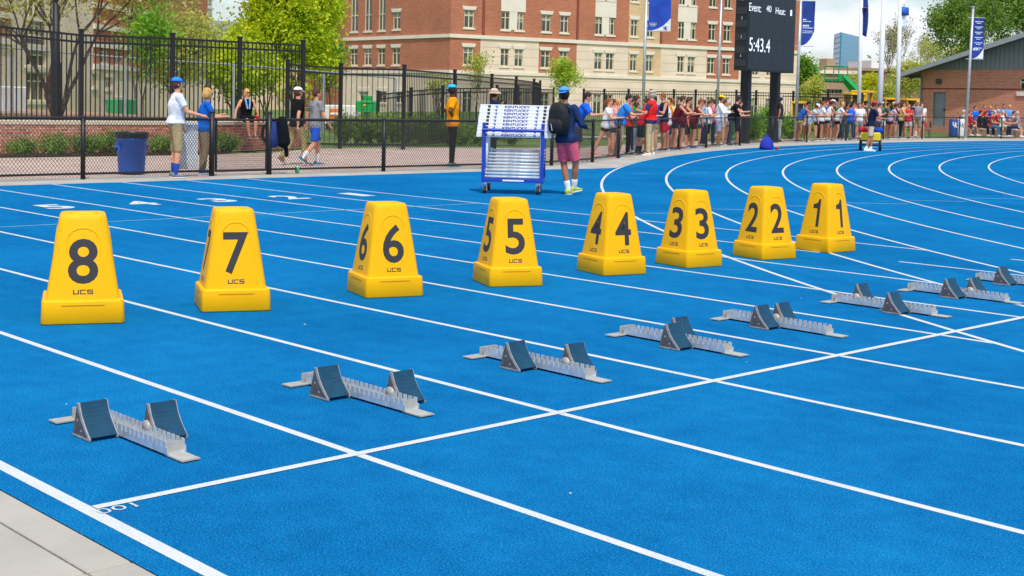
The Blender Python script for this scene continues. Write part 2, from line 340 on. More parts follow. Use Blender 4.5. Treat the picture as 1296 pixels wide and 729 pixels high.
strip('path', [(-34, 34), (-34, 42), (-37, 52), (-39, 62), (-40, 80)], [(-36, 34), (-36, 42), (-39, 52), (-41, 62), (-42, 80)], -.012, CONC)
# far lawn that rises to the brick pavilion
mb = MB(); P = []
for i in range(12):
    for j in range(12):
        x = -31 - i * 4.5; y = 44 + j * 7; P.append((x, y, -.02 + .45 * max(0, min(1, (i - .3) / 4)) * max(0, min(1, (j - 1) / 3))))
mb.add(P, [(i * 12 + j, i * 12 + j + 1, (i + 1) * 12 + j + 1, (i + 1) * 12 + j) for i in range(11) for j in range(11)])
lawn = mb.build('lawn', grass_m); lawn['kind'] = 'structure'
# earth bank behind the low brick wall
earth = mat('bare_brown_earth', (.30, .19, .11), .95, scale=.6, amt=.3, bump=.6, detail=8)
mb = MB(); mb.rings([[(-26.0, -12, -.05), (-26.0, 16.4, -.05), (-27.9, 20.3, -.05), (-75, 24, -.05), (-75, -12, -.05)], [(-26.0, -12, .70), (-26.0, 16.4, .70), (-27.9, 20.3, .70), (-75, 24, .70), (-75, -12, .70)]])
tag(mb.build('terrain', earth), kind='structure')
soil = mat('dark_mulch', (.05, .035, .025), .95, scale=6, amt=.5, bump=1)
tag(MB().box(-25.85, -12, -.04, -25.05, 16.4, .012).build('planting_bed', soil), kind='structure')

# ================================================================== LOW BRICK WALL (real bricks)
brm = [mat('wall_brick_%d' % i, c, .85, scale=14, amt=.18) for i, c in enumerate(('b46c58', 'c27a64', 'a25a46'))]
bw = empty('brick_wall', 'low red brick garden wall with pale stone cap behind the shrubs', 'wall')
segs = [((-25.8, -1.0), (-25.8, 16.4)), ((-25.8, 16.4), (-27.45, 20.35))]
core = MB(); capm = MB(); cnt = 0; rest = MB()
meshes = [MB().bbox(-.0, -.03, 0, .190, .03, .054, .004).mesh('brick', m) for m in brm]
cands = []
for a, b in segs:
    a = Vector(a); b = Vector(b); d = b - a; L = d.length; ang = math.atan2(d.y, d.x)
    T = Matrix.Translation((a.x, a.y, 0)) @ Matrix.Rotation(ang, 4, 'Z')
    core.box(0, -.021, -.02, L, .26, .68, T)
    k = 0
    while k * 1.22 < L:
        x1 = min((k + 1) * 1.22 - .008, L); capm.bbox(k * 1.22, -.05, .685, x1, .32, .775, .008, T); k += 1
    for r_ in range(9):
        z = .006 + r_ * .0755; x = -(r_ % 2) * .104
        while x < L - .05:
            cands.append((ang, T @ Vector((max(x, 0), 0, z)), min(.198, .198 + min(x, 0), L - x), r_)); x += .208
core.build('mortar', mat('wall_mortar', 'd9cdbd', .95), bw)
capo = capm.build('cap', mat('wall_cap_stone', 'cfc3ab', .85, scale=3, amt=.1), bw)
vis = [c for c in cands if c[1].y > 6.2]
vis.sort(key=lambda c: (c[1] - Vector((CX, CY, 0))).length - 3 * c[3] * 0)
random.shuffle(vis)
pick = set(id(c) for c in sorted(vis, key=lambda c: c[1].y)[:300])
mbs = [MB(), MB(), MB()]
for c in cands:
    mi = random.choice((0, 0, 1, 1, 2))
    rx = random.uniform(-.002, .004)
    Tm = Matrix.Translation(c[1]) @ Matrix.Rotation(c[0], 4, 'Z')
    if id(c) in pick and c[2] > .19:
        o = link('brick', meshes[mi], bw, c[1] + Vector((rx, 0, 0)), c[0])
    else: rest.cur = mi; rest.bbox(0, -.03 + rx, 0, c[2], .03, .062, .004, Tm)
o = rest.build('bricks', brm, bw); o['kind'] = 'stuff'

# ================================================================== FENCES
def dir2(a, b): d = Vector(b) - Vector(a); return d.length, math.atan2(d.y, d.x)
# black chain link fence round the track
cl_unit = MB()     # one bay 3 m x 1 m of woven diagonal wires
H0 = 1.0; pw = .066
def clip(x0, z0, x1, z1):
    pts = []
    t0, t1 = 0, 1
    for p, q in ((-(x1 - x0), x0), (x1 - x0, 3 - x0)):
        if abs(p) < 1e-9: continue
        r_ = q / p
        if p < 0: t0 = max(t0, r_)
        else: t1 = min(t1, r_)
    return None if t0 >= t1 else ((x0 + (x1 - x0) * t0, z0 + (z1 - z0) * t0), (x0 + (x1 - x0) * t1, z0 + (z1 - z0) * t1))
cl_f = MB()
for mb_, rw, step_ in ((cl_unit, .0044, pw), (cl_f, .0026, pw * 1.25)):
    k = -1.0
    while k < 4.0:
        for s_ in (1, -1):
            c = clip(k, 0.03, k + s_ * .82, .985)
            if c: mb_.tube((c[0][0], .003 * s_, c[0][1]), (c[1][0], -.003 * s_, c[1][1]), rw, n=3)
        k += step_
WIRE = mat('black_vinyl_wire', (.014, .015, .018), .6)
cl_mesh = cl_unit.mesh('wire_mesh', WIRE); cl_far = cl_f.mesh('wire_mesh', WIRE)
cf = empty('chain_link_fence', 'waist high black chain link fence curving round the outside of the blue track', 'fence')
FH = 1.05
fence_h = lambda p: 1.03 + .10 * max(0, min(1, (p[1] - 35) / 30))
for i in range(len(fence_pts) - 1):
    if i == 4: continue                                   # the gate
    a, b = fence_pts[i], fence_pts[i + 1]; L, an = dir2(a, b); h = fence_h(a)
    link('wire_mesh', cl_mesh if a[1] < 21 else cl_far, cf, (*a, 0), scale=(L / 3, 1, h / 1.0), rz=an)
    for nm, z, r_ in (('top_rail', h, .027 if a[1] < 21 else .022), ('bottom_rail', .085, .020 if a[1] < 21 else .017)):
        MB().tube((*a, z), (*b, z), r_, n=8).build(nm, BLACK, cf)
pm = {}
for i, p in enumerate(fence_pts):
    h = fence_h(p)
    m_ = MB(); m_.smooth = True; rr_ = .052 if i in (4, 5) else .042 if p[1] < 40 else .034
    m_.tube((0, 0, -.02), (0, 0, h + (.12 if i in (4, 5) else .015)), rr_, n=10); m_.ell((0, 0, h + (.13 if i in (4, 5) else .02)), (rr_ * 1.15, rr_ * 1.15, .03), 10, 5)
    m_.build('post', BLACK, cf, (*p, 0))
# gate between the two heavy posts
a, b = fence_pts[4], fence_pts[5]; L, an = dir2(a, b)
gt = empty('gate', 'black chain link gate leaf between two thick posts of the track fence', 'gate', (*a, 0), an)
g0, g1 = .09, L - .06
link('wire_mesh', cl_mesh, gt, (g0, 0, 0.02), scale=((g1 - g0) / 3, 1, .98))
fm = MB()
for z in (.08, 1.02): fm.tube((g0, 0, z), (g1, 0, z), .021)
for x in (g0, g1): fm.tube((x, 0, .06), (x, 0, 1.05), .024)
fm.build('gate_frame', BLACK, gt)
MB().box(g1 - .06, -.03, .86, g1 + .05, .03, .92).build('latch', BLACK, gt)
# white board tied inside the fence beside the gate
pa = G(232, 221.5); 
pa = Vector((-17.02, 10.28, 0)); 
wb = empty('notice_board', 'blank pale grey board tied behind the fence beside the man in the white polo', 'board', pa, R(90))
MB().bbox(-.05, 0, .12, .40, .012, .98, .004).build('panel', mat('pale_board', 'eef1f4', .5), wb)

# tall black picket fence
pk_cache = {}
def picket_fence(label, pts, zb, zt, gap=.125, r=.0125, postr=.052, rails=True, part=True, pd=None, endpost=True, group=None):
    o = empty('picket_fence', label, 'fence', group=group)
    n_p = 0; st = MB()
    for i in range(len(pts) - 1):
        a, b = pts[i], pts[i + 1]; L, an = dir2(a, b)
        za, zb_ = (zt[i], zt[i + 1]) if isinstance(zt, (list, tuple)) else (zt, zt)
        rm = MB(); T = Matrix.Translation((a[0], a[1], 0)) @ Matrix.Rotation(an, 4, 'Z')
        for nm, d0 in (('top_rail', .03), ('rail', .20), ('bottom_rail', None)):
            z0, z1 = (za - d0, zb_ - d0) if d0 is not None else (zb + .12, zb + .12)
            q = [(0, -.02, z0 - .026), (0, .02, z0 - .026), (0, .02, z0 + .026), (0, -.02, z0 + .026)]
            q2 = [(L, -.02, z1 - .026), (L, .02, z1 - .026), (L, .02, z1 + .026), (L, -.02, z1 + .026)]
            MB().rings([q, q2], T).build(nm, BLACK, o)
        n = max(1, round(L / gap))
        for k in range(1, n):
            t = k / n; x = a[0] + (b[0] - a[0]) * t; y = a[1] + (b[1] - a[1]) * t; z1 = za + (zb_ - za) * t - .035
            if part and n_p < 300:
                key = round(z1 - zb, 2)
                if key not in pk_cache: pk_cache[key] = MB().box(-r, -r, .05, r, r, key).mesh('picket', BLACK)
                link('picket', pk_cache[key], o, (x, y, zb), an); n_p += 1
            else: st.box(x - r, y - r, zb + .05, x + r, y + r, z1)
    if st.v: q = st.build('pickets', BLACK, o); q['kind'] = 'stuff'
    for i, p in enumerate(pts):
        z = (zt[i] if isinstance(zt, (list, tuple)) else zt) + .10
        m_ = MB(); m_.bbox(-postr, -postr, zb - .05, postr, postr, z, .008); m_.bbox(-postr * 1.25, -postr * 1.25, z - .01, postr * 1.25, postr * 1.25, z + .025, .01)
        m_.build('post', BLACK, o, (*p, 0), math.atan2(pts[-1][1] - pts[0][1], pts[-1][0] - pts[0][0]))
    return o
def fx(x, X):                    # point on plane X seen at column x
    d = ray(x, 120); t = (X - CX) / d.x; return (X, CY + d.y * t)
XL = -26.35
A0 = fx(102.5, XL); A1 = fx(218, XL); A2 = fx(303, XL); A3 = fx(383, XL)
Dp = lambda p: math.hypot(p[0] - CX, p[1] - CY)
step = A1[1] - A0[1]
Am = (XL, A0[1] - step)
zt = [zat(102.5, 43, Dp(A0)) + .12, zat(102.5, 43, Dp(A0)), zat(218, 47.5, Dp(A1)), zat(303, 52, Dp(A2)), zat(383, 56, Dp(A3))]
picket_fence('tall black picket fence standing on the bank above the low brick wall', [Am, A0, A1, A2, A3], .70, zt)
B = [G(363, 186.5).xy, G(430, 187.5).xy, G(510, 188.6).xy]
def from_top(x, y, z):           # place where height z is seen at x, y
    d = ray(x, y); t = (z - CZ) / d.z; return Vector((CX + d.x * t, CY + d.y * t))
HT = zat(510, 87, Dp(B[2]))
B = [tuple(p) for p in B] + [tuple(from_top(575.7, 92.5, HT)), tuple(from_top(622.6, 97.5, HT)), tuple(from_top(653.5, 100.3, HT)), tuple(from_top(676, 103, HT)), tuple(from_top(683.7, 105, HT))]
ztb = [zat(363, 80.5, Dp(B[0])), zat(430, 85, Dp(B[1]))] + [HT] * 6
picket_fence('long black picket fence running behind the hedge and the man in orange', B, 0, ztb, gap=.16, r=.0085, postr=.05)
# second, shorter dark fence behind it
Cc = [tuple(AT(x, 150, D).xy) for x, D in ((700, 74), (655, 66), (628, 60), (560, 58), (520, 54), (478, 50))]
picket_fence('lower dark picket fence running away behind the long black one', Cc, 0, [2.15, 2.1, 2.05, 1.95, 1.8, 1.62], gap=.19, r=.009, part=True)
# far fence behind the crowd
Fp = [tuple(AT(x, 150, D).xy) for x, D in ((738, 88), (764, 87), (794.6, 86), (823, 85), (852, 84), (879.5, 83.4), (906, 83), (931, 82.6), (956, 82), (981, 81.5), (1003, 81), (1047, 80), (1090, 82))]
picket_fence('far thin black picket fence in front of the brick building', Fp, 0, [zat(x, y, D) for x, y, D in ((738, 114.5, 88), (764, 114.8, 87), (794.6, 115, 86), (823, 115.2, 85), (852, 115.4, 84), (879.5, 115.7, 83.4), (906, 116, 83), (931, 116.4, 82.6), (956, 116.7, 82), (981, 117.2, 81.5), (1003, 117.6, 81), (1047, 119, 80), (1090, 120, 82))], gap=.16, r=.010, postr=.06, part=False)
# galvanised chain link fence further back on the left
gf = empty('galvanised_fence', 'grey galvanised chain link fence with a pale top rail behind the tall picket fence', 'fence')
Gp = [tuple(AT(x, 120, D).xy) for x, D in ((-12, 44), (15, 45), (158, 47), (296, 50), (410, 53), (500, 57))]
Gz = [zat(x, y, D) for x, y, D in ((-12, 60, 44), (15, 61, 45), (158, 73, 47), (296, 82, 50), (410, 91, 53), (500, 99, 57))]
for i in range(5):
    MB().tube((*Gp[i], Gz[i]), (*Gp[i + 1], Gz[i + 1]), .03).build('top_rail', GALV, gf)
for p, z in zip(Gp, Gz): MB().tube((*p, 0), (*p, z), .055).build('post', GALV, gf)
# (the mesh of this fence is too fine to tell at this distance: one joined part)
wm = MB()
for i in range(5):
    a, b = Vector(Gp[i]), Vector(Gp[i + 1]); L = (b - a).length; n = int(L / .5)
    for k in range(n):
        p = a + (b - a) * (k / n); wm.tube((*p, .1), (*(a + (b - a) * (min(k + 4, n) / n)), Gz[i] - .05), .0025, n=3); wm.tube((*p, Gz[i] - .05), (*(a + (b - a) * (min(k + 4, n) / n)), .1), .0025, n=3)
o = wm.build('wire_mesh', GALV, gf); o['kind'] = 'stuff'

# ================================================================== LANE MARKER CONES
def rsq(hw, r, z, n=4, hy=None):         # rounded square ring
    hy = hw if hy is None else hy; o = []
    for cx, cy, a0 in ((1, 1, 0), (-1, 1, 90), (-1, -1, 180), (1, -1, 270)):
        for k in range(n + 1):
            a = R(a0 + 90 * k / n); o.append((cx * (hw - r) + r * math.cos(a), cy * (hy - r) + r * math.sin(a), z))
    return o
def sub_smooth(me, ang=35):
    me.polygons.foreach_set('use_smooth', [True] * len(me.polygons)); me.set_sharp_from_angle(angle=R(ang)); return me
CH, BH = .70, .155
hb, ht = .209, .132                       # half widths of the body at its foot and at its top
body = MB()
body.rings([rsq(hb + (ht - hb) * t, .035 + .012 * (t > .9), BH - .01 + (CH - BH) * t) for t in (0, .02, .5, .94)] + [rsq(ht - .002, .045, CH - .014), rsq(ht - .008, .045, CH - .004), rsq(ht - .020, .04, CH), rsq(ht - .055, .035, CH - .003), rsq(ht - .062, .03, CH - .02)])
body_me = sub_smooth(body.mesh('body', YEL), 50)
base = MB(); base.rings([rsq(.232, .022, .004), rsq(.236, .024, .010), rsq(.229, .024, BH - .014), rsq(.227, .024, BH - .004), rsq(.220, .024, BH), rsq(.204, .03, BH + .002)])
base_me = sub_smooth(base.mesh('base', YEL), 50)
def face_T(q, z):                          # frame on the sloping side q (0 = +X) at height z
    t = (z - BH + .01) / (CH - BH); d = hb + (ht - hb) * t; sl = (hb - ht) / (CH - BH)
    o = Vector((d, 0, z)); up = Vector((-sl, 0, 1)).normalized(); m = frame(o, (0, 1, 0), up)
    return Matrix.Rotation(q * math.pi / 2, 4, 'Z') @ m
arch = MB(); arch.smooth = True            # raised arch rib of one face
T = face_T(0, .285); pts = [(.092 * math.cos(math.pi * k / 14), .245 + .085 * math.sin(math.pi * k / 14)) for k in range(15)]
pts = [(.100, .10)] + pts + [(-.100, .10)]
for i, (a, b) in enumerate(zip(pts, pts[1:])):
    arch.cap(T @ Vector((*a, -.009 if i == 0 else -.0035)), T @ Vector((*b, -.009 if i == len(pts) - 2 else -.0035)), .0075, .0075, 6)
arch_me = sub_smooth(arch.mesh('arch_rib', YEL), 80)
slot = MB(); slot.box(.2290, -.12, BH - .034, .2325, .12, BH - .030)
slot_me = slot.mesh('moulding_line', mat('yellow_seam', (.45, .22, .004), .6))
def ucs(mb, T, w, h):                      # maker's lettering U C S in square strokes
    s = h * .22; lw = w * .30
    for k in range(3):
        x = -w / 2 + k * (lw + w * .05); B_ = lambda a, b, c, d: mb.add([T @ Vector((x + p, q - h / 2, .0005)) for p, q in ((a, b), (c, b), (c, d), (a, d))], [(0, 1, 2, 3)])
        if k == 0: B_(0, 0, s, h); B_(s, 0, lw, s); B_(lw - s, s, lw, h)
        if k == 1: B_(0, 0, s, h); B_(s, 0, lw, s); B_(s, h - s, lw, h)
        if k == 2: B_(0, 0, lw, s); B_(lw - s, s, lw, h * .5 + s / 2); B_(0, h * .5 - s / 2, lw - s, h * .5 + s / 2); B_(0, h * .5 + s / 2, s, h); B_(s, h - s, lw, h)
logo = MB(); ucs(logo, face_T(0, .205), .112, .030)
logo_me = logo.mesh('maker_logo', DGREY)
def digit_shape(mb, s_, T, w, h):
    T = T @ Matrix.Translation((0, 0, .001))
    if s_ == '1':
        pts = [(.10, -.5), (.5, -.5), (.5, .5), (.24, .5), (.06, .36), (-.5, .30), (-.5, .16), (.10, .16)]; mb.add([T @ Vector((x * w, y * h, 0)) for x, y in pts], [(0, 1, 2, 7), (7, 2, 4, 5, 6), (2, 3, 4)]); return
    put_text(mb, s_, w, h, T, .018)
cones = [(8, -3.80, 1.87, -26, 1.11), (7, -3.66, 2.93, -25, 1.02), (6, -3.56, 4.23, -19, .99), (5, -3.45, 5.43, -25, .98), (4, -3.44, 6.70, -15, .96), (3, -3.40, 7.74, -9, .95), (2, -3.38, 8.91, -13, .95), (1, -3.39, 10.01, -6, .95)]
words = {8: 'eight', 7: 'seven', 6: 'six', 5: 'five', 4: 'four', 3: 'three', 2: 'two', 1: 'one'}
for n, x, y, a, sc_ in cones:
    o = empty('lane_marker', 'yellow plastic lane marker box numbered %s, %s' % (words[n], {8: 'nearest the camera at the left', 1: 'farthest of the row'}.get(n, 'between %s and %s' % (words[max(1, n - 1)], words[min(8, n + 1)]))), 'lane marker', (x, y, 0), R(a), 'yellow lane markers in a row across the track')
    o.scale = (sc_, sc_, 1)
    link('body', body_me, o); link('base', base_me, o)
    for q in range(4):
        link('arch_rib', arch_me, o, rz=q * math.pi / 2); link('moulding_line', slot_me, o, rz=q * math.pi / 2); link('maker_logo', logo_me, o, rz=q * math.pi / 2)
        m_ = MB(); digit_shape(m_, str(n), face_T(q, .40), .170 if n != 1 else .095, .290); m_.build('number', DGREY, o)

# ================================================================== STARTING BLOCKS
TEAL = mat('dark_teal_rubber', (.004, .060, .120), .5, scale=20, amt=.15)
PADM = TEAL
def block_meshes():
    rail = MB(); w_ = .042; L = .80
    rail.box(-L, -w_, .012, 0, w_, .018)                      # floor of the channel
    pitch = .038; n = int(L / pitch)
    for s_ in (-1, 1):
        rail.box(-L, s_ * w_ - .0025, .012, 0, s_ * w_ + .0025, .040)
        k = 0
        while k < n:                                      # teeth
            x0 = -L + k * pitch; rail.rings([[(x0, s_ * w_ - .0025, .040), (x0 + pitch * .72, s_ * w_ - .0025, .040), (x0 + pitch * .72, s_ * w_ + .0025, .040), (x0, s_ * w_ + .0025, .040)], [(x0 + .002, s_ * w_ - .0025, .066), (x0 + pitch * .72 - .002, s_ * w_ - .0025, .066), (x0 + pitch * .72 - .002, s_ * w_ + .0025, .066), (x0 + .002, s_ * w_ + .0025, .066)]]); k += 1
    k = 0
    while k < n: x0 = -L + k * pitch; rail.box(x0, -w_ + .003, .018, x0 + .004, w_ - .003, .040); k += 1
    front = MB(); front.box(-.02, -w_, .006, .115, w_, .012); front.box(-.02, -w_, .012, -.014, w_, .06)
    rear = MB(); rear.box(-L - .06, -.155, .006, -L + .02, .075, .012); rear.box(-L - .02, -.06, .012, -L - .015, .06, .062)
    sp = MB()
    for i in range(7): sp.tube((.10 - i * .13, .03, .006), (.10 - i * .13, .03, 0), .003, .0008, 5); sp.tube((.10 - i * .13, -.03, .006), (.10 - i * .13, -.03, 0), .003, .0008, 5)
    # a pedal: curved pad on a triangular frame, x = 0 at its front foot, inner side at y = 0, width to +y
    pad = MB(); wd = .135; ln = .165; prof = []
    for k in range(9):
        t = k / 8; a = R(44 + 20 * t); prof.append((-(ln * t) * math.cos(R(52)) - .0 + .012 * (1 - math.sin(math.pi * t)) * 0 - .016 * math.sin(math.pi * t), ln * t * math.sin(R(58)) + .012))
    ridg = []
    for i in range(len(prof) - 1):
        a, b = Vector(prof[i]), Vector(prof[i + 1]); d = (b - a).normalized(); nn = Vector((d.y, -d.x)) * -1
        nn = Vector((d.y, -d.x))
        for j in range(3):
            p = a + (b - a) * (j / 3); q = a + (b - a) * ((j + .8) / 3)
            ridg.append((p, nn, .010)); ridg.append((q, nn, .010)); ridg.append((q, nn, .0085)); ridg.append((a + (b - a) * ((j + 1) / 3), nn, .0085))
    top = [(p + n_ * h_) for p, n_, h_ in ridg]; bot = [Vector(p) for p in prof]
    poly = [(q.x, q.y) for q in top] + [(q.x, q.y) for q in bot[::-1]]
    N_ = len(poly); nt = len(top)
    vs = [(x, .006, z) for x, z in poly] + [(x, wd - .006, z) for x, z in poly]
    pad.add(vs, [(i, (i + 1) % N_, N_ + (i + 1) % N_, N_ + i) for i in range(N_)] + [tuple(range(N_)), tuple(range(N_, 2 * N_))[::-1]])
    fr = MB(); wb_ = MB(); back = -.150
    for y in (0, wd - .006):
        pr = [Vector(p) for p in prof]
        for i in range(len(pr) - 1):                       # curved front flange
            a, b = pr[i], pr[i + 1]; fr.rings([[(a.x - .012, y, a.y), (a.x + .006, y, a.y), (a.x + .006, y + .006, a.y), (a.x - .012, y + .006, a.y)], [(b.x - .012, y, b.y), (b.x + .006, y, b.y), (b.x + .006, y + .006, b.y), (b.x - .012, y + .006, b.y)]])
        tp = pr[-1]
        web = [(.0, .012), (back, .012), (back, .022), (tp.x - .012, tp.y - .004), (tp.x, tp.y)] + [(p.x - .010, p.y) for p in pr[::-1][1:]]
        n2 = len(web)
        if y == 0: wb_.add([(x, y + .001, z) for x, z in web] + [(x, y + .005, z) for x, z in web], [tuple(range(n2)), tuple(range(n2, 2 * n2))[::-1]] + [(i, (i + 1) % n2, n2 + (i + 1) % n2, n2 + i) for i in range(n2)])
        fr.box(back, y - .002, .004, .004, y + .008, .012)
    fr.box(back, .006, .02, back + .012, wd - .006, .04); fr.tube((back + .04, .0, .075), (back + .04, wd, .075), .006)
    fr.tube((-.075, .0, .035), (-.075, wd, .035), .006)
    hub = MB(); hub.smooth = True
    hub.tube((-.10, -.012, .05), (-.10, 0, .05), .032, n=14)
    return rail, front, rear, sp, pad, fr, hub, wb_
rail, frontp, rearp, spk, pad, frm, hub, webp = block_meshes()
bm_ = dict(rail=rail.mesh('rail', ALU), front_plate=frontp.mesh('front_plate', mat('worn_grey_plate', (.46, .45, .41), .6, .3, scale=20)), rear_plate=rearp.mesh('rear_plate', MC['worn_grey_plate']), spikes=spk.mesh('spikes', ALU))
ped = dict(pad=pad.mesh('pad', PADM), pedal_frame=frm.mesh('pedal_frame', ALUC), hub=hub.mesh('hub', ALUC), side_plate=webp.mesh('side_plate', mat('dark_grey_web', (.085, .08, .085), .6, scale=40, amt=.3)))
def block(x, y, near, far, label):
    o = empty('starting_block', label, 'starting block', (x, y, 0), 0, 'starting blocks set out behind the start line')
    for k, me in bm_.items(): link(k, me, o)
    for xx, s_ in ((near, -1), (far, 1)):
        p = link('pedal', ped['pedal_frame'], o, (xx - x, s_ * .050 if s_ > 0 else -.050 - .129, 0))
        link('pad', ped['pad'], p); link('side_plate', ped['side_plate'], p); link('side_plate', ped['side_plate'], p, (0, .129, 0))
        link('hub', ped['hub'], p, (0, 0 if s_ > 0 else .129 + .012, 0))
RX = -.43
bl = [(.615, -.85, -.66, 'starting block nearest the camera and the corner number 100'),
      (1.88, -.86, -.55, 'second starting block from the left, in front of the marker numbered 7'),
      (3.14, -.80, -.56, 'starting block with widely spaced pedals near the middle, third from the left'),
      (4.37, -.67, -.80, 'starting block with both pedals nearly side by side, fourth from the left'),
      (5.46, -.79, -.78, 'fifth starting block from the left, both pads seen side by side against the blue'),
      (6.83, -.60, -1.0, 'sixth starting block from the left, its far pedal set behind the near one'),
      (7.96, -.75, -.66, 'seventh starting block from the left, standing across a curved white line'),
      (9.12, -.88, -.60, 'farthest starting block, cut off by the right edge of the photo')]
for y, a, b, lb in bl: block(RX, y, a, b, lb)

# ================================================================== HURDLE CART
c0 = G(615.9, 244.9); c1 = G(676.3, 246.6); cdir = (c1 - c0); cw = cdir.length; ca = math.atan2(cdir.y, cdir.x)
c_o = c0 - cdir.normalized() * .03
cart = empty('hurdle_cart', 'blue steel hurdle trolley on castors loaded with white hurdles', 'trolley', (c_o.x, c_o.y, 0), ca)
CWD = .99; DEP = .80
fr = MB(); pz = .19
x0, x1 = -.06, CWD - .06
for y in (0, DEP):
    fr.bbox(x0, y - .025, pz, x1, y + .025, pz + .055, .006)
for x in (x0, x1 - .05): fr.bbox(x, .028, pz + .002, x + .05, DEP - .028, pz + .05, .006)
fr.build('cart_base', BLUEF, cart)
for x in (x0 + .026, x1 - .026):
    for y in (0, DEP):
        hgt = 1.135 if y == 0 else 1.05
        MB().bbox(x - .027, y - .024, pz - .01, x + .027, y + .024, hgt, .008).build('upright', BLUEF, cart)
MB().tube((x0, -.04, 1.02), (x1, -.04, 1.02), .026, n=12).build('cross_bar', BLUEF, cart)
MB().tube((x0, DEP + .03, .9), (x1, DEP + .03, .9), .022, n=12).build('cross_bar', BLUEF, cart)
lm = MB(); lm.box(.28, -.0275, pz + .016, .62, -.0255, pz + .042); lm.build('name_plate', WHITEP, cart)
wh = MB(); wh.smooth = True; wh.tube((0, -.018, .06), (0, .018, .06), .06, n=18)
wh_me = wh.mesh('wheel', mat('black_castor_rubber', (.025, .025, .028), .6)); fk = MB(); fk.box(-.028, -.032, .05, .028, -.026, .15); fk.box(-.028, .026, .05, .028, .032, .15); fk.box(-.035, -.035, .15, .035, .035, .186); fk.tube((0, -.036, .06), (0, .036, .06), .016, n=8)
fk_me = fk.mesh('castor', GALV)
for x in (x0 + .06, x1 - .08):
    for y in (.02, DEP - .02): q = link('castor', fk_me, cart, (x, y, 0), rz=R(80)); link('wheel', wh_me, q)
# hurdles nested on the cart, each a thing
NAVY = mat('navy_print', hx('1c2f86'), .6)
BOARD = mat('white_hurdle_board', (.78, .80, .84), .5, scale=2, amt=.04)
TUBEW = mat('pale_grey_tube', (.62, .68, .72), .4, .2, scale=8)
def uk_logo(mb, T, h):
    put_text(mb, 'U', h * .62, h * .8, T @ Matrix.Translation((-.15 * h, .12 * h, 0)), .05); put_text(mb, 'K', h * .62, h * .8, T @ Matrix.Translation((.22 * h, -.12 * h, .0006)), .05)
BWd = 1.20
bd = MB(); bd.bbox(-BWd / 2, -.009, 0, BWd / 2, .009, .070, .004)
pr_ = MB(); T0 = frame((0, -.0105, .034), (1, 0, 0), (0, 0, 1)); put_text(pr_, 'KENTUCKY', .40, .040, T0, .03)
lg_ = MB(); uk_logo(lg_, T0, .046)
pr2 = MB(); put_text(pr2, 'KENTUCKY', .20, .030, frame((0, -.0215, 0), (1, 0, 0), (0, 0, 1)), .02)
stripe = MB(); stripe.box(-.022, -.0115, .016, .022, -.0095, .058)
up_ = MB(); up_.smooth = True; up_.tube((0, .02, .02), (0, .05, -.70), .016, n=8)
lo = MB(); lo.smooth = True; lo.tube((-.425, 0, 0), (.425, 0, 0), .021, n=10)
ft = MB(); ft.smooth = True
ft_me = {}
for s_ in (-1, 1):
    m_ = MB(); m_.smooth = True; m_.tube((s_ * .44, -.01, 0), (s_ * .44, .55, 0), .018, n=8); ft_me[s_] = m_.mesh('foot', TUBEW)
h_me = dict(board=bd.mesh('board', BOARD), board_lettering=pr_.mesh('board_lettering', NAVY), board_logo=lg_.mesh('board_logo', NAVY), board_stripe=stripe.mesh('board_stripe', DGREY), upright=up_.mesh('upright', TUBEW), base_bar=lo.mesh('base_bar', TUBEW), bar_print=pr2.mesh('bar_print', mat('faint_bar_print', hx('7f93a6'), .6)))
ords = ['lowest', 'second from the bottom', 'third from the bottom', 'fourth from the bottom', 'middle', 'fourth from the top', 'third from the top', 'second from the top', 'topmost']
for k in range(9):
    o = empty('hurdle', 'white hurdle with KENTUCKY crossboard, %s in the trolley stack' % ords[k], 'hurdle', (0, 0, 0), 0, 'white hurdles nested on the trolley')
    Tm = Matrix.Translation((c_o.x, c_o.y, 0)) @ Matrix.Rotation(ca, 4, 'Z') @ Matrix.Translation((CWD / 2 - .06 + .004 * k + .01, .05 + .018 * k, 0))
    o.matrix_world = Tm
    z = .905 + .056 * k
    b_ = link('board', h_me['board'], o, (random.uniform(-.004, .004), 0, z)); link('board_lettering', h_me['board_lettering'], b_); [(link('board_logo', h_me['board_logo'], b_, (q_ * .33, 0, 0)), link('board_stripe', h_me['board_stripe'], b_, (q_ * .45, 0, 0))) for q_ in (-1, 1)]
    [link('upright', h_me['upright'], o, (q_ * .435, 0, z)) for q_ in (-1, 1)]; q = link('base_bar', h_me['base_bar'], o, (0, -.02, .272 + .0525 * k)); link('bar_print', h_me['bar_print'], q)
    for s_ in (-1, 1): link('foot', ft_me[s_], o, (0, 0, .272 + .0525 * k))

# ================================================================== BIN, BAGS, SMALL THINGS
BINB = mat('blue_bin_plastic', hx('2c68cc'), .5, scale=2, amt=.12)
bp = G(172, 221); bn = empty('rubbish_bin', 'round blue plastic bin with a black liner folded over its rim', 'bin', (bp.x - .35, bp.y + .1, 0), R(-40))
m_ = MB(); m_.smooth = True
ring = lambda r, z, n=28: [(r * math.cos(2 * math.pi * i / n), r * math.sin(2 * math.pi * i / n), z) for i in range(n)]
m_.rings([ring(.22, .0), ring(.235, .02), ring(.275, .60), ring(.292, .605), ring(.298, .70), ring(.285, .72), ring(.26, .70), ring(.22, .1)]); m_.build('tub', BINB, bn)
m_ = MB(); m_.rings([ring(.306, .655), ring(.31, .74), ring(.29, .765), ring(.25, .72), ring(.20, .5)], cap=False)
for i, v_ in enumerate(m_.v): m_.v[i] = (v_[0] * (1 + .03 * math.sin(i * 5.1)), v_[1] * (1 + .03 * math.sin(i * 5.1)), v_[2] + (.014 * math.sin(i * 2.7) if i < 28 else 0))
m_.build('liner', mat('black_liner', (.012, .012, .014), .35, bump=1, bscale=25), bn)
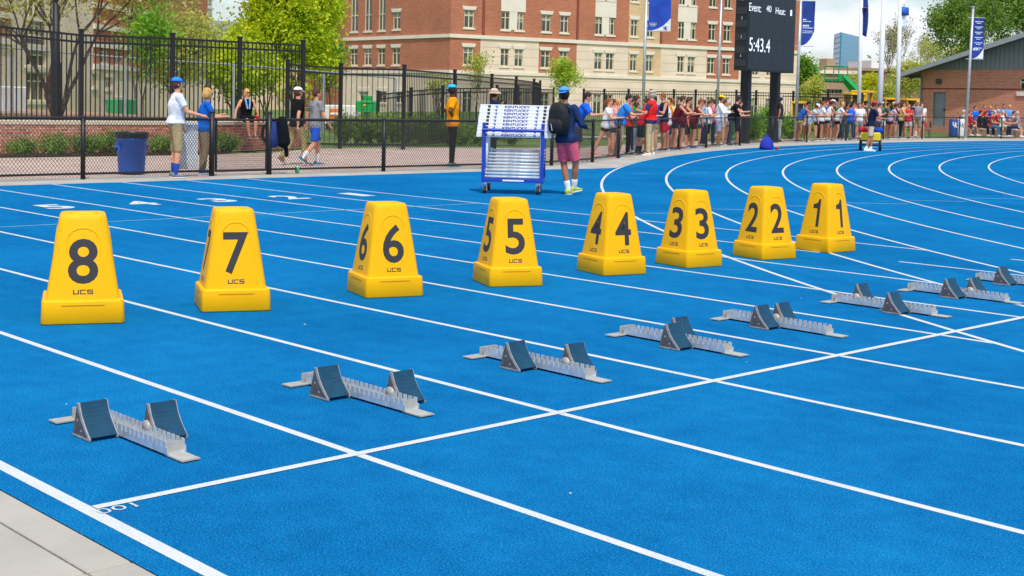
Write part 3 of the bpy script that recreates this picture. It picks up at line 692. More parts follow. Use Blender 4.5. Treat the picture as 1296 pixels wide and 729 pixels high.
for k in range(2):
    a = R(-50 + 180 * k); m_ = MB(); T = Matrix.Rotation(a, 4, 'Z'); m_.bbox(.262, -.07, .48, .325, .07, .515, .008, T); m_.bbox(.262, -.075, .42, .30, -.05, .49, .006, T); m_.bbox(.262, .05, .42, .30, .075, .49, .006, T); m_.build('handle', BINB, bn)
def backpack(name, label, loc, rz, m, h=.46, w_=.32, d=.2, parent=None, strap=DBLACK):
    o = empty(name, label, 'backpack', loc, rz) if not parent else None
    P_ = parent or o; mm = MB(); mm.smooth = True
    def rg(z, sx, sy, y0=0): return [(sx * math.copysign(abs(math.cos(a)) ** .6, math.cos(a)), y0 + sy * math.copysign(abs(math.sin(a)) ** .6, math.sin(a)), z) for a in [2 * math.pi * i / 20 for i in range(20)]]
    mm.rings([rg(0, w_ * .38, d * .3), rg(h * .04, w_ * .48, d * .45), rg(h * .4, w_ * .52, d * .52), rg(h * .75, w_ * .46, d * .44), rg(h * .93, w_ * .34, d * .32), rg(h, w_ * .16, d * .15)]); b0 = mm.build('pack' if parent is None else 'backpack', m, P_)
    mm = MB(); mm.smooth = True; mm.rings([rg(h * .08, w_ * .30, d * .2, -d * .42), rg(h * .14, w_ * .38, d * .28, -d * .45), rg(h * .42, w_ * .38, d * .28, -d * .45), rg(h * .5, w_ * .25, d * .15, -d * .38)]); 
    pk = mm.build('pocket', m, b0)
    mm = MB(); 
    for s_ in (-1, 1):
        q = [(s_ * w_ * .28, d * .35, h * .9), (s_ * w_ * .34, d * .75, h * .75), (s_ * w_ * .36, d * .8, h * .4), (s_ * w_ * .30, d * .4, h * .1)]
        for a, b in zip(q, q[1:]): mm.tube(a, b, .016, n=6)
    mm.tube((-.03, d * .2, h * .98), (.03, d * .2, h * .98), .01); mm.build('strap', strap, b0)
    mm = MB(); mm.tube((-w_ * .1, -d * .74, h * .15), (-w_ * .16, -d * .70, h * .38), .006, n=5); mm.build('zip', WHITEP, b0)
    return o
bg_ = G(970, 189.3); db = empty('drawstring_bag', 'royal blue drawstring bag standing alone on the edge of the track below the scoreboard', 'bag', (bg_.x, bg_.y, 0), R(50))
m_ = MB(); m_.smooth = True
def brg(z, r_): return [((r_ * (1 + .08 * math.sin(3 * a + z * 9))) * math.cos(a), r_ * .62 * (1 + .1 * math.cos(4 * a)) * math.sin(a), z) for a in [2 * math.pi * i / 24 for i in range(24)]]
m_.rings([brg(0, .19), brg(.03, .235), brg(.12, .24), brg(.26, .20), brg(.36, .15), brg(.42, .10), brg(.44, .05), brg(.48, .075), brg(.49, .05)]); BGM = mat('cloth_blue_bag', hx('1f34a8'), .8, bump=.8, bscale=12); m_.build('bag_body', BGM, db)
m_ = MB(); m_.tube((-.03, 0, .49), (-.22, -.05, .25), .008); m_.tube((-.22, -.05, .25), (-.26, -.02, .02), .008); m_.tube((.03, 0, .49), (.17, -.1, .2), .008); m_.build('cord', DBLACK, db)
rb = empty('water_bottle', 'small red bottle lying against the blue bag on the track', 'bottle', (bg_.x + .22, bg_.y + .25, 0)); m_ = MB(); m_.smooth = True; m_.tube((0, 0, .05), (.0, .1, .05), .05, n=12); m_.ell((0, .1, .05), (.05, .04, .05)); m_.build('bottle_body', cloth('c23a44'), rb); MB().tube((0, -.04, .05), (0, 0, .05), .025).build('bottle_cap', DBLACK, rb)
backpack('backpack', 'blue and black backpack hanging on the gate post', (-17.02, 12.30, .50), R(140), mat('cloth_navy_bag', hx('17306f'), .8, bump=.6), .52, .34, .24)
sh = cloth('15181f'); m_ = MB(); m_.smooth = True
jk = empty('jacket', 'black jacket hanging over the gate post in front of the blue backpack', 'jacket', (-16.86, 12.40, 0)); m_.cap((0, 0, 1.0), (.02, .03, .62), .10, .13); m_.cap((.02, .02, .9), (.03, .10, .36), .05, .04, 8); m_.build('cloth', sh, jk); MB().cap((.05, -.02, .9), (.06, .03, .55), .045, .04).build('sleeve', sh, jk)
gp = G(376, 219); cu = empty('cup', 'small green cup standing at the foot of the chain link fence', 'cup', (gp.x, gp.y, 0)); m_ = MB(); m_.smooth = True; m_.tube((0, 0, 0), (0, 0, .12), .035, .045, 14); m_.build('cup_body', mat('green_cup', (.03, .35, .12), .5), cu); MB().tube((0, 0, .12), (0, 0, .13), .048, n=14).build('lid', WHITEP, cu)

# ================================================================== SCOREBOARD
SP1 = Vector((-27.62, 41.86)); SP2 = Vector((-28.08, 44.5)); sd = (SP2 - SP1).normalized(); sa = math.atan2(sd.y, sd.x)
sb = empty('scoreboard', 'tall black electronic scoreboard on two thick posts showing the time 5:43.4', 'scoreboard', (SP1.x, SP1.y, 0), sa)
BLK = mat('matt_black_steel', (.012, .015, .02), .5)
Ls = (SP2 - SP1).length
for x in (0, Ls): MB().bbox(x - .16, -.2, -.02, x + .17, .14, 9, .02).build('post', BLK, sb)
o75 = Vector((sd.y, -sd.x)) * .77; SA, SB_ = SP1 + o75, SP2 + o75
uR, _ = on_plane(1006.8, 50, SA, SB_); uL, zb_ = on_plane(945.2, 90, SA, SB_); uL += .06
_, zbot = on_plane(1000, 92.5, SA, SB_)
fr_ = MB(); fr_.bbox(uL - .06, -.75, zbot, uR, -.20, zbot + 6.2, .03); fr_.build('cabinet', BLK, sb)
face = MB(); SCR = mat('unlit_led_panel', (.018, .028, .036), .55, scale=40, amt=.3)
pn = []
for i in range(4):
    for j in range(5):
        x_0 = uL + (uR - uL - .10) * i / 4 + .02; x_1 = uL + (uR - uL - .10) * (i + 1) / 4 + .012
        pn.append((x_0, zbot + .05 + j * 1.2, x_1 - .004, zbot + .05 + (j + 1) * 1.2 - .008))
for (a, b, c, d) in pn: MB().box(a, -.765, b, c, -.752, d).build('led_panel', SCR, sb)
for k in range(12): MB().box(uL - .075, -.70, zbot + .15 + k * .5, uL - .061, -.25, zbot + .42 + k * .5).build('louvre', mat('dark_louvre', (.03, .033, .036), .5), sb)
for k in range(6): MB().tube((uL - .085, -.5, zbot + .5 + k * .72), (uL - .085, -.5, zbot + .62 + k * .72), .02).build('latch', GALV, sb)
LED = bpy.data.materials.new('lit_white_led'); LED.use_nodes = True; q = LED.node_tree.nodes['Principled BSDF']; q.inputs['Emission Color'].default_value = (.8, .9, 1, 1); q.inputs['Emission Strength'].default_value = .8; q.inputs['Base Color'].default_value = (.5, .5, .5, 1)
n_ = LED.node_tree.nodes.new('ShaderNodeTexNoise'); n_.inputs['Scale'].default_value = 25; LED.node_tree.links.new(n_.outputs[0], q.inputs['Roughness'])
def sb_text(s, xl, xr, yt, yb, nm):
    y_ = -.775
    A_ = SP1 + Vector((-sd.y, sd.x)) * 0 + Vector((sd.y, -sd.x)) * .775; B_ = A_ + sd
    u0, zt_ = on_plane(xl, yt, A_, B_); _, zb2 = on_plane(xl, yb, A_, B_); u1, _ = on_plane(xr, yt, A_, B_)
    m_ = MB(); put_text(m_, s, u1 - u0, zt_ - zb2, frame(((u0 + u1) / 2, y_, (zt_ + zb2) / 2), (1, 0, 0), (0, 0, 1)), .0); m_.build('lit_text', LED, sb)
sb_text('Event:', 948.6, 963.6, 3.2, 13.6, 't'); sb_text('40', 970.2, 976.6, 6.6, 14.6, 't'); sb_text('Heat:', 982, 994.2, 9.0, 17.6, 't'); sb_text('1', 1000.4, 1002.6, 12.5, 20.0, 't')
sb_text('5:43.4', 948.6, 975, 47, 64.5, 't')

# ================================================================== POLES, BANNERS, FLAGS
def pole(name, label, cat, base_px, y0, y1_px, D, r0, r1, m, lean=None, extra=None, group=None):
    b = AT(base_px, y0, D); t = AT(y1_px[0], y1_px[1], D); o = empty(name, label, cat, (b.x, b.y, 0), group=group)
    top = Vector((t.x - b.x, t.y - b.y, t.z)); m_ = MB(); m_.smooth = True
    m_.tube((0, 0, 0), top, r0, r1, 14); m_.build('pole', m, o)
    MB().tube((0, 0, -.02), (0, 0, .06), r0 * 1.9, r0 * 1.7, 14).build('base', m, o)
    return o, Vector((b.x, b.y, 0)), top
GREYP = mat('grey_metal_pole', (.48, .50, .52), .45, .5, scale=4)
def banner(o, base, px, D, xl, xr, yt, yb, mats, cut=.3, flip=False, prints=None, yaw=None):
    """a cloth banner hung from two arms beside its pole, lower corner cut on a curve"""
    ang = YAW * -1 if yaw is None else yaw
    rd = rgt.copy()
    p0 = AT(xl, yt, D); wd = (xr - xl) / FPX * D * 1.0; z1 = zat(xl, yt, D); z0 = zat(xl, yb, D); h = z1 - z0
    T = frame(Vector((p0.x, p0.y, z0)) - base, (rd.x, rd.y, 0), (0, 0, 1))
    n = 14; mb = MB(); mb2 = MB()
    def cy(t): return cut * h * (t ** 2.2)       # curved lower hem: blue above, white below
    def wob(t, s): return .025 * math.sin(3 * t + 4 * s)
    cols = []
    for i in range(n + 1):
        t = i / n; cols.append([(t * wd, max(cy(t), .0), wob(t, 0)), (t * wd, h * .5 + cy(t) * .3, wob(t, .5)), (t * wd, h, wob(t, 1))])
    for dz, fl in ((0, 0), (-.006, 1)):
        vs = [T @ (Vector(c) + Vector((0, 0, dz))) for cc in cols for c in cc]
        mb.add(vs, [(3 * i + j, 3 * i + 3 + j, 3 * i + 4 + j, 3 * i + 1 + j) for i in range(n) for j in range(2)])
    b_ = mb.build('banner', mats[0], o)
    if mats[1]:
        vs = []
        for i in range(n + 1): t = i / n; vs += [T @ Vector((t * wd, 0, wob(t, 0) - .003)), T @ Vector((t * wd, cy(t) - .004, wob(t, 0) - .003))]
        mb2.add(vs, [(2 * i, 2 * i + 2, 2 * i + 3, 2 * i + 1) for i in range(n)]); mb2.build('banner_corner', mats[1], o)
    for z in (h + .02, -.03): MB().tube(T @ Vector((-.28, z, 0)), T @ Vector((wd, z, 0)), .018).build('banner_arm', GREYP, o)
    return T @ Matrix.Translation((0, 0, .035)), wd, h, b_
BBLUE = mat('blue_banner_cloth', hx('1b55c8'), .7, scale=.9, amt=.35, c2=hx('0f3aa0')); BNAVY = mat('navy_banner_cloth', hx('1f4db4'), .7, scale=.7, c2=hx('1a2550')); WCL = mat('white_banner_cloth', hx('dfe3ea'), .8)
WPR = mat('white_print', hx('e6ecf5'), .7)
o, bs, tp = pole('banner_pole', 'grey pole with a blue banner with white lower corner in front of the brick building', 'pole', 812.5, 178, (818.5, -12), 62, .075, .06, GREYP)
T, wd, h, b_ = banner(o, bs, 0, 62, 822, 850, -22, 38.5, (BBLUE, WCL), .27)
pm_ = MB()
def ringm(mb, T, x, y, r, t=.012):
    n = 20; vs = []
    for i in range(n): a = 2 * math.pi * i / n; vs += [T @ Vector((x + (r - t) * math.cos(a), y + (r - t) * math.sin(a), 0)), T @ Vector((x + r * math.cos(a), y + r * math.sin(a), 0))]
    mb.add(vs, [(2 * i, 2 * ((i + 1) % n), 2 * ((i + 1) % n) + 1, 2 * i + 1) for i in range(n)])
for x, y in ((.10, .30), (.21, .30), (.32, .30), (.155, .24), (.265, .24)): ringm(pm_, T, x, y, .055)
pm_.build('rings_print', WPR, b_)
pm_ = MB(); uk_logo(pm_, T @ Matrix.Translation((wd * .76, .13, .0)), .17); pm_.build('letters_print', NAVY, b_)
o, bs, tp = pole('banner_pole', 'grey pole with a banner seen edge-on left of the scoreboard', 'pole', 906.3, 176, (913.5, -12), 66, .07, .055, GREYP)
m_ = MB(); pz0 = zat(909, 50, 66); pz1 = zat(914, -12, 66)
dd = fwd.copy(); dd.z = 0; dd.normalize()
for a, b in ((0, .30),):
    A_ = AT(911.5, 50, 66.1) - bs; A_.z = pz0; B_ = A_ + rgt * .16 + dd * .75
    m_.add([(A_.x, A_.y, pz0), (B_.x, B_.y, pz0 + .45), (B_.x, B_.y, pz1), (A_.x, A_.y, pz1), (A_.x + .01, A_.y, pz0), (B_.x + .01, B_.y, pz0 + .45), (B_.x + .01, B_.y, pz1), (A_.x + .01, A_.y, pz1)], [(0, 1, 2, 3), (7, 6, 5, 4), (0, 4, 5, 1), (1, 5, 6, 2), (3, 2, 6, 7)])
m_.build('banner', mat('violet_blue_banner', hx('5560a8'), .7, scale=3, amt=.4), o)
MB().tube(A_ + Vector((0, 0, -A_.z + pz0)), Vector((0, 0, pz0)), .015).build('banner_arm', GREYP, o)
o, bs, tp = pole('banner_pole', 'grey pole with a navy banner with rounded foot right of the scoreboard', 'pole', 1006.5, 176, (1014.2, -12), 62, .075, .06, GREYP)
T, wd, h, b_ = banner(o, bs, 0, 62, 1015.5, 1031.5, 1.5, 57.5, (BNAVY, None), .33)
def scribble(T, wd, rows, b_):
    m_ = MB()
    for y, x0_, x1_, hh in rows:
        x = x0_
        while x < x1_:
            l = random.uniform(.03, .07); m_.add([T @ Vector(p) for p in ((x, y, 0), (min(x + l, x1_), y, 0), (min(x + l, x1_), y + hh, 0), (x, y + hh, 0))], [(0, 1, 2, 3)]); x += l + .018
    m_.build('small_print', WPR, b_)
scribble(T, wd, [(1.12, .05, .2, .06), (1.05, .05, .42, .04), (.84, .05, .32, .08), (.76, .05, .52, .04), (.63, .05, .5, .03), (.55, .05, .5, .03)], b_)
o, bs, tp = pole('banner_pole', 'slim grey pole with a tall blue sponsor banner in front of the brick pavilion', 'pole', 1221.8, 172, (1231.8, 9), 74, .085, .06, GREYP)
MB().ell(tp, (.10, .10, .05), 10, 5).build('finial', GREYP, o)
T, wd, h, b_ = banner(o, bs, 0, 74, 1231.5, 1245.5, 23, 74, (BNAVY, WCL), .26)
scribble(T, wd, [(h - .2 - i * .27, .12, .52, .045) for i in range(6)] + [(h - .28 - i * .27, .2, .42, .04) for i in range(6)] + [(.42, .06, .30, .10)], b_)
WPOLE = mat('white_flag_pole', (.74, .75, .77), .35, scale=3, amt=.05)
o, bs, tp = pole('flag_pole', 'leftmost white flagpole flying a dark blue flag', 'flagpole', 1087.2, 150, (1090.6, -14), 72, .11, .085, WPOLE, group='white flagpoles behind the crowd')
def flag(o, bs, D, xl, xr, yt, yb, m, folds, name='flag', droop=.25):
    z1 = zat(xl, yt, D); z0 = zat(xl, yb, D); p0 = AT(xl, yt, D); wd = (xr - xl) / FPX * D; h = z1 - z0; n = 12; k_ = 8; vs = []
    T = frame(Vector((p0.x, p0.y, z0)) - bs, (rgt.x, rgt.y, 0), (0, 0, 1))
    for i in range(n + 1):
        for j in range(k_ + 1):
            t = i / n; s_ = j / k_; vs.append(T @ Vector((wd * t * (.55 + .45 * math.sin(math.pi * (.15 + .7 * (1 - s_)))), h * s_ - droop * h * t * (1 - s_ * .6) * .5, .10 * math.sin(t * folds + s_ * 3) * t)))
    mb = MB(); mb.smooth = True; mb.add(vs, [(i * (k_ + 1) + j, (i + 1) * (k_ + 1) + j, (i + 1) * (k_ + 1) + j + 1, i * (k_ + 1) + j + 1) for i in range(n) for j in range(k_)]); f_ = mb.build(name, m, o)
    s = f_.modifiers.new('s', 'SOLIDIFY'); s.thickness = .006
    return T
T = flag(o, bs, 72, 1090.2, 1100.5, -10, 41, mat('dark_blue_flag', hx('24459a'), .8, scale=2, amt=.5, c2=hx('16285c')), 9)
m_ = MB(); m_.ell((0, 0, 0), (.14, .015, .17), 10, 6, T @ Matrix.Translation((.18, 1.25, .13)) @ Matrix.Rotation(R(90), 4, 'X') @ Matrix.Rotation(R(90), 4, 'X')); m_.build('seal', mat('flag_seal', hx('b98d7c'), .8, scale=9, amt=.5), o)
o, bs, tp = pole('flag_pole', 'middle white flagpole, the thickest of the three, no flag in view', 'flagpole', 1112.8, 150, (1119.3, -14), 68, .14, .11, WPOLE, group='white flagpoles behind the crowd')
o, bs, tp = pole('flag_pole', 'rightmost white flagpole with a small white flag with a blue patch', 'flagpole', 1135.4, 150, (1140.1, -14), 72, .12, .10, WPOLE, group='white flagpoles behind the crowd')
T = flag(o, bs, 72, 1140.2, 1148.5, -2, 34, mat('white_flag', hx('dde6f2'), .8), 8)
m_ = MB(); m_.smooth = True; m_.rings([[(x * 1.0, y, z) for x, y, z in ((0, 0, -.03), (.40, 0, -.0), (.42, 0, .02), (0, 0, .03))], [(x * 1.0, y, z) for x, y, z in ((0, .42, -.03), (.36, .40, .05), (.38, .40, .09), (0, .44, .03))]], T @ Matrix.Translation((0, .58, .06))); m_.build('patch', mat('flag_blue_patch', hx('2d63b8'), .8, scale=6, amt=.3), o)
# thick dark lamp post on the left, set behind the picket fence
o, bs, tp = pole('lamp_post', 'thick black lamp post rising out of the picture on the left', 'lamp post', 72.6, 150, (70.6, -14), 36.2, .115, .085, BLK)
m_ = MB(); m_.tube((0, 0, .7), (0, 0, 2.2), .135, .125, 10); m_.build('sleeve', BLK, o)

# ================================================================== BUILDINGS
def facade(mb, A, B, u0, u1, z0, z1, opens, dep=.18):
    """wall piece in the plane through A, B with real openings and reveals; outside is to the right of A->B"""
    A = Vector(A[:2]); d = (Vector(B[:2]) - A).normalized(); n = Vector((d.y, -d.x))
    P = lambda u, z, k=0: (*(A + d * u - n * k), z)
    op = [(max(a, u0), max(b, z0), min(c, u1), min(e, z1)) for a, b, c, e in opens if a < u1 and c > u0 and b < z1 and e > z0]
    us = sorted({u0, u1, *[q[0] for q in op], *[q[2] for q in op]}); zs = sorted({z0, z1, *[q[1] for q in op], *[q[3] for q in op]})
    for a, b in zip(us, us[1:]):
        for c, e in zip(zs, zs[1:]):
            m1, m2 = (a + b) / 2, (c + e) / 2
            if any(q[0] < m1 < q[2] and q[1] < m2 < q[3] for q in op): continue
            mb.add([P(a, c), P(b, c), P(b, e), P(a, e)], [(0, 1, 2, 3)])
    for a, b, c, e in op:
        mb.add([P(a, b), P(c, b), P(c, e), P(a, e), P(a, b, dep), P(c, b, dep), P(c, e, dep), P(a, e, dep)], [(0, 4, 5, 1), (1, 5, 6, 2), (2, 6, 7, 3), (3, 7, 4, 0)])
def wframe(A, B):
    A = Vector(A[:2]); d = (Vector(B[:2]) - A).normalized(); n = Vector((d.y, -d.x))
    m = Matrix(((d.x, -n.x, 0, A.x), (d.y, -n.y, 0, A.y), (0, 0, 1, 0), (0, 0, 0, 1))); return m     # local x along, y inward, z up
WMC = {}
def window(parent, A, B, q, mull=2, head=.55, trim=True, hd=.32):
    """window part with frame bars, pane and stone sill / head as sub-parts"""
    T = wframe(A, B); w_, h_ = q[2] - q[0], q[3] - q[1]; key = (round(w_, 1), round(h_, 1), mull, trim, hd)
    w_, h_ = key[0], key[1]
    if key not in WMC:
        f = MB(); t = .07
        f.box(-w_ / 2, .07, 0, w_ / 2, .15, t); f.box(-w_ / 2, .07, h_ - t, w_ / 2, .15, h_)
        f.box(-w_ / 2, .07, t, -w_ / 2 + t, .15, h_ - t); f.box(w_ / 2 - t, .07, t, w_ / 2, .15, h_ - t)
        for k in range(1, mull): x = -w_ / 2 + w_ * k / mull; f.box(x - .045, .065, t, x + .045, .14, h_ - t)
        nb = max(1, round(h_ / 2.4))
        for k in range(nb): z = h_ * (k + head) / nb if nb > 1 else h_ * .68; f.box(-w_ / 2 + t, .075, z - .035, w_ / 2 - t, .13, z + .035)
        p = MB(); p.box(-w_ / 2 + .03, .135, .03, w_ / 2 - .03, .15, h_ - .03)
        s = MB(); s.box(-w_ / 2 - .12, -.07, -.16, w_ / 2 + .12, .10, -.003)
        l = MB(); l.rings([[(-w_ / 2 - .12, -.06, h_ + .003), (w_ / 2 + .12, -.06, h_ + .003), (w_ / 2 + .12, .05, h_ + .003), (-w_ / 2 - .12, .05, h_ + .003)], [(-w_ / 2 - .25, -.07, h_ + hd), (w_ / 2 + .25, -.07, h_ + hd), (w_ / 2 + .25, .05, h_ + hd), (-w_ / 2 - .25, .05, h_ + hd)]])
        WMC[key] = (f.mesh('window', CREAM), p.mesh('pane', GLASS), s.mesh('sill', TRIM), l.mesh('lintel', TRIM))
    me = WMC[key]; o = link('window', me[0], parent); o.matrix_local = T @ Matrix.Translation(((q[0] + q[2]) / 2, 0, q[1]))
    link('pane', me[1], o); link('sill', me[2], o)
    if trim: link('lintel', me[3], o)
    if random.random() < .45:
        f_ = random.choice((.25, .4, .55)); key2 = key + (f_,)
        if key2 not in WMC: WMC[key2] = MB().box(-w_ / 2 + .05, .128, h_ * (1 - f_), w_ / 2 - .05, .134, h_ - .05).mesh('blind', mat('pale_window_blind', (.30, .30, .26), .8))
        link('blind', WMC[key2], o)
BRK = brick_mat('orange_red_brick', 'c87653', 'b46544', 'bd917a', 1.6); BRK2 = brick_mat('tan_brick', 'e6c596', 'dab684', 'dcc4a0', 1.6)
D0 = 120; C0 = AT(570, 45, D0); zband = C0.z
def same_z(x, y): t = (zband - CZ) / ray(x, y).z; return AT(x, y, t)
CR = same_z(935, 62.7); CL = same_z(434, 50)
dr = (CR.xy - C0.xy).normalized(); RA, RB = C0.xy, CR.xy
bu = empty('brick_building', 'large orange brick residence hall with pale stone lower storeys and white window heads', 'building', (0, 0, 0))
U = lambda x, y=60: on_plane(x, y, RA, RB)
UE = U(1011)[0]
def rect(xl, yt, xr, yb, A=RA, B=RB):
    u0, z1 = on_plane(xl, yt, A, B); u1, z1b = on_plane(xr, yt, A, B); _, z0 = on_plane(xl, yb, A, B); _, z0b = on_plane(xr, yb, A, B)
    return (u0, (z0 + z0b) / 2, u1, (z1 + z1b) / 2)
cols = [(586.7, 599.2), (634, 644.2), (651.3, 662.3), (685.2, 696.2), (708.5, 718.6), (752.8, 762.4), (767.2, 777.2), (797.9, 806.4), (818, 826.8), (857.8, 866.4), (871, 879.9), (896.4, 904.9), (915.6, 924.2)]
r2z = rect(634, 60.8, 644.2, 83.8); r3z = rect(634, 14.5, 644.2, 37.5); rz0 = r2z[1], r2z[3]; rz1 = r3z[1], r3z[3]; st = rz1[0] - rz0[0]
zg = (zat(757, 146.5, 125), zat(757, 119, 125))
wins = []
for a, b in cols:
    u0, u1 = U(a)[0], U(b)[0]; wins.append((u0, u1))
u = wins[-1][1] + 3.0
while u < UE - 3.4: wins += [(u, u + .85), (u + 1.9, u + 2.75)]; u += 4.9
ops = []
for i, (u0, u1) in enumerate(wins):
    for (za, zb2) in (rz0, rz1, (rz1[0] + st, rz1[1] + st), (rz1[0] + 2 * st, rz1[1] + 2 * st)): ops.append((u0, za, u1, zb2))
    ops.append((u0, zg[0], u1, zg[1]))
zb2_ = zat(611, 92, 122)        # lower stone band
zL, zH, zT = zband, zb2_, rz1[1] + 3 * st
uu = lambda x: U(x)[0]
BX = [(0, uu(608), 'b', 'b', 0), (uu(608), uu(682), 'b', 's', (634, 663)), (uu(682), uu(730), 'b', 'b', 0), (uu(730), uu(795), 'b', 's', (753, 777.5)), (uu(795), uu(837), 't', 't', 0), (uu(837), uu(895), 'b', 's', (857.5, 880)), (uu(895), uu(936), 'b', 'b', 0), (uu(936), UE, 'b', 's', 0)]
mats_ = {'b': BRK, 's': STONE, 't': BRK2}
def rot_build(mb, name, m, A, B, parent):       # store facade in a frame where x runs along the wall
    T = wframe(A, B); Ti = T.inverted(); mb.v = [tuple(Ti @ Vector(p)) for p in mb.v]; o = mb.build(name, m, parent); o.matrix_local = T; return o
for k, (a, b, m1, m2, pan) in enumerate(BX):
    mb = MB(); facade(mb, RA, RB, a, b, zL, zT, ops); rot_build(mb, 'wall', mats_[m1], RA, RB, bu)
    mb = MB(); facade(mb, RA, RB, a, b, zH, zL, ops); rot_build(mb, 'wall', mats_[m2], RA, RB, bu)
    mb = MB(); facade(mb, RA, RB, a, b, -1, zH, ops); rot_build(mb, 'wall', STONE, RA, RB, bu)
    if pan:
        p0, p1 = uu(pan[0]), uu(pan[1]); T = wframe(RA, RB)
        for s_ in range(3):
            mb = MB(); mb.box(p0 - .08, -.05, rz1[1] + s_ * st + .02, p1 + .08, .02, rz1[0] + (s_ + 1) * st - .2); q = mb.build('stone_panel', TRIM, bu); q.matrix_local = T
            um = ((uu(pan[0]) + uu(pan[1])) / 2); mb = MB(); mb.box(um - .42, -.05, rz1[0] + s_ * st, um + .42, .02, rz1[1] + s_ * st); q = mb.build('stone_panel', TRIM, bu); q.matrix_local = T
for i, (u0, u1) in enumerate(wins):
    inpan = i in (1, 2, 5, 6, 9, 10)
    for s_, (za, zb3) in enumerate((rz0, rz1, (rz1[0] + st, rz1[1] + st))):
        window(bu, RA, RB, (u0, za, u1, zb3), trim=not (inpan and s_ > 0))
    window(bu, RA, RB, (u0, zg[0], u1, zg[1]), trim=False)
T = wframe(RA, RB)
for z, pz_, hh in ((zL, .12, .32), (zH, .10, .28)):
    mb = MB(); mb.box(-.1, -pz_, z - hh / 2, UE + .1, -.002, z + hh / 2); q = mb.build('stone_band', TRIM, bu); q.matrix_local = T
for k in range(7):                                  # thin darker tan strips along the joints of the ashlar storey
    z = zH - .45 - k * .62
    mb = MB(); mb.box(0, -.006, z - .012, UE, .0, z + .012); q = mb.build('stone_joint', mat('ashlar_joint_tan', hx('a3947c'), .9), bu); q.matrix_local = T
for k in range(3):
    for a, b, m1, m2, pan in BX:
        if m2 == 's':
            z = zH + .75 + k * .78; mb = MB(); mb.box(a + .05, -.006, z - .012, b - .05, 0, z + .012); q = mb.build('stone_joint', MC['ashlar_joint_tan'], bu); q.matrix_local = T
for x in (611, 730, 836):                           # down pipes / brick corners
    u_ = uu(x); mb = MB(); mb.box(u_ - .12, -.09, zL + .2, u_ + .12, -.003, zT); q = mb.build('downpipe', mat('brown_pipe', hx('8a4a35'), .6), bu); q.matrix_local = T
# left face
LB, LA = C0.xy, CL.xy
opsL = []
for a, b in ((443.5, 452.3), (460.8, 470), (478.3, 487), (496.7, 506)):
    q0 = rect(a, 62.5, b, 83.5, LA, LB); opsL.append((q0[0], rz0[0], q0[2], rz0[1]))
    if a < 490: opsL.append((q0[0], rz1[0] - .05, q0[2], rz1[0] + 5.6))
    else: opsL += [(q0[0], rz1[0], q0[2], rz1[1]), (q0[0], rz1[0] + st, q0[2], rz1[1] + st)]
for a, b in ((455, 466), (478, 489), (500, 511)):
    q0 = rect(a, 116, b, 130, LA, LB); opsL.append((q0[0], q0[1], q0[2], q0[3]))
LL = (LB - LA).length
mb = MB(); facade(mb, LA, LB, 0, LL, zH, zT, opsL); rot_build(mb, 'wall', BRK, LA, LB, bu)
mb = MB(); facade(mb, LA, LB, 0, LL, -1, zH, opsL); rot_build(mb, 'wall', STONE, LA, LB, bu)
for q0 in opsL: window(bu, LA, LB, q0)
T = wframe(LA, LB)
for z, pz_, hh in ((zL, .121, .30), (zH, .101, .27)):
    mb = MB(); mb.box(0, -pz_, z - hh / 2, LL + .1, -.002, z + hh / 2); q = mb.build('stone_band', TRIM, bu); q.matrix_local = T
nrm = Vector((dr.y, -dr.x)); bk = CL.xy - nrm * 2; 
e1 = RA + dr * UE; back = [(CL.x, CL.y), (CL.x - dr.y * -0 - 14 * nrm.x, CL.y - 14 * nrm.y), (e1.x - 14 * nrm.x, e1.y - 14 * nrm.y), (e1.x, e1.y)]
mb = MB(); mb.add([(*p, z) for p in back for z in (-1, zT)], [(0, 2, 3, 1), (2, 4, 5, 3), (4, 6, 7, 5)]); mb.build('back_wall', BRK, bu)
mb = MB(); mb.add([(*back[0], zT), (*back[1], zT), (*back[2], zT), (*back[3], zT), (*RA, zT)], [(0, 4, 3, 2, 1)]); mb.build('roof', mat('dark_slate_roof', (.09, .10, .11), .8), bu)

# left building (beige and brick) behind the bare tree
DL = 70
PL0 = AT(-40, 100, 62); PL1 = AT(262, 100, 92)
LA2, LB2 = PL0.xy, PL1.xy
lb = empty('brick_building', 'beige and red brick hall half hidden behind the trees on the left', 'building')
rL = lambda a, b, c, d: rect(a, b, c, d, LA2, LB2)
L2 = (LB2 - LA2).length
opw = [rL(31, -30, 52, 22), rL(31, 26, 52, 45), rL(33, 64, 58, 84), rL(33, 92, 58, 128), rL(128, 58, 137, 80), rL(117, 93, 122, 110), rL(134, 98, 141, 112), rL(134, 127, 141, 143), rL(146, 127, 152, 143), rL(146, 60, 152, 82), rL(160, 20, 166, 40), rL(186, 20, 192, 40), rL(186, 62, 192, 82), rL(210, 60, 216, 80)]
zt2 = 26; mortl = {}
u_ = lambda x: on_plane(x, 60, LA2, LB2)[0]
ybs = lambda x, y: on_plane(x, y, LA2, LB2)[1]
for a, b, m1 in ((-45, 14, 'b'), (14, 31, 's'), (31, 56, 'd'), (56, 118, 's'), (118, 262, 'b')):
    ua, ub = u_(a), u_(b)
    zmid = ybs(130, 84) if m1 == 'b' and a > 100 else ybs(5, 52)
    mm = {'b': BRK, 's': STONE, 'd': mat('grey_curtain_wall', (.16, .17, .16), .5)}[m1]
    mb = MB(); facade(mb, LA2, LB2, ua, ub, zmid, zt2, opw); rot_build(mb, 'wall', mm, LA2, LB2, lb)
    mb = MB(); facade(mb, LA2, LB2, ua, ub, -1, zmid, opw); rot_build(mb, 'wall', STONE, LA2, LB2, lb)
for q0 in opw: window(lb, LA2, LB2, q0, mull=2 if q0[2] - q0[0] < 1.2 else 3, hd=.2)
T = wframe(LA2, LB2)
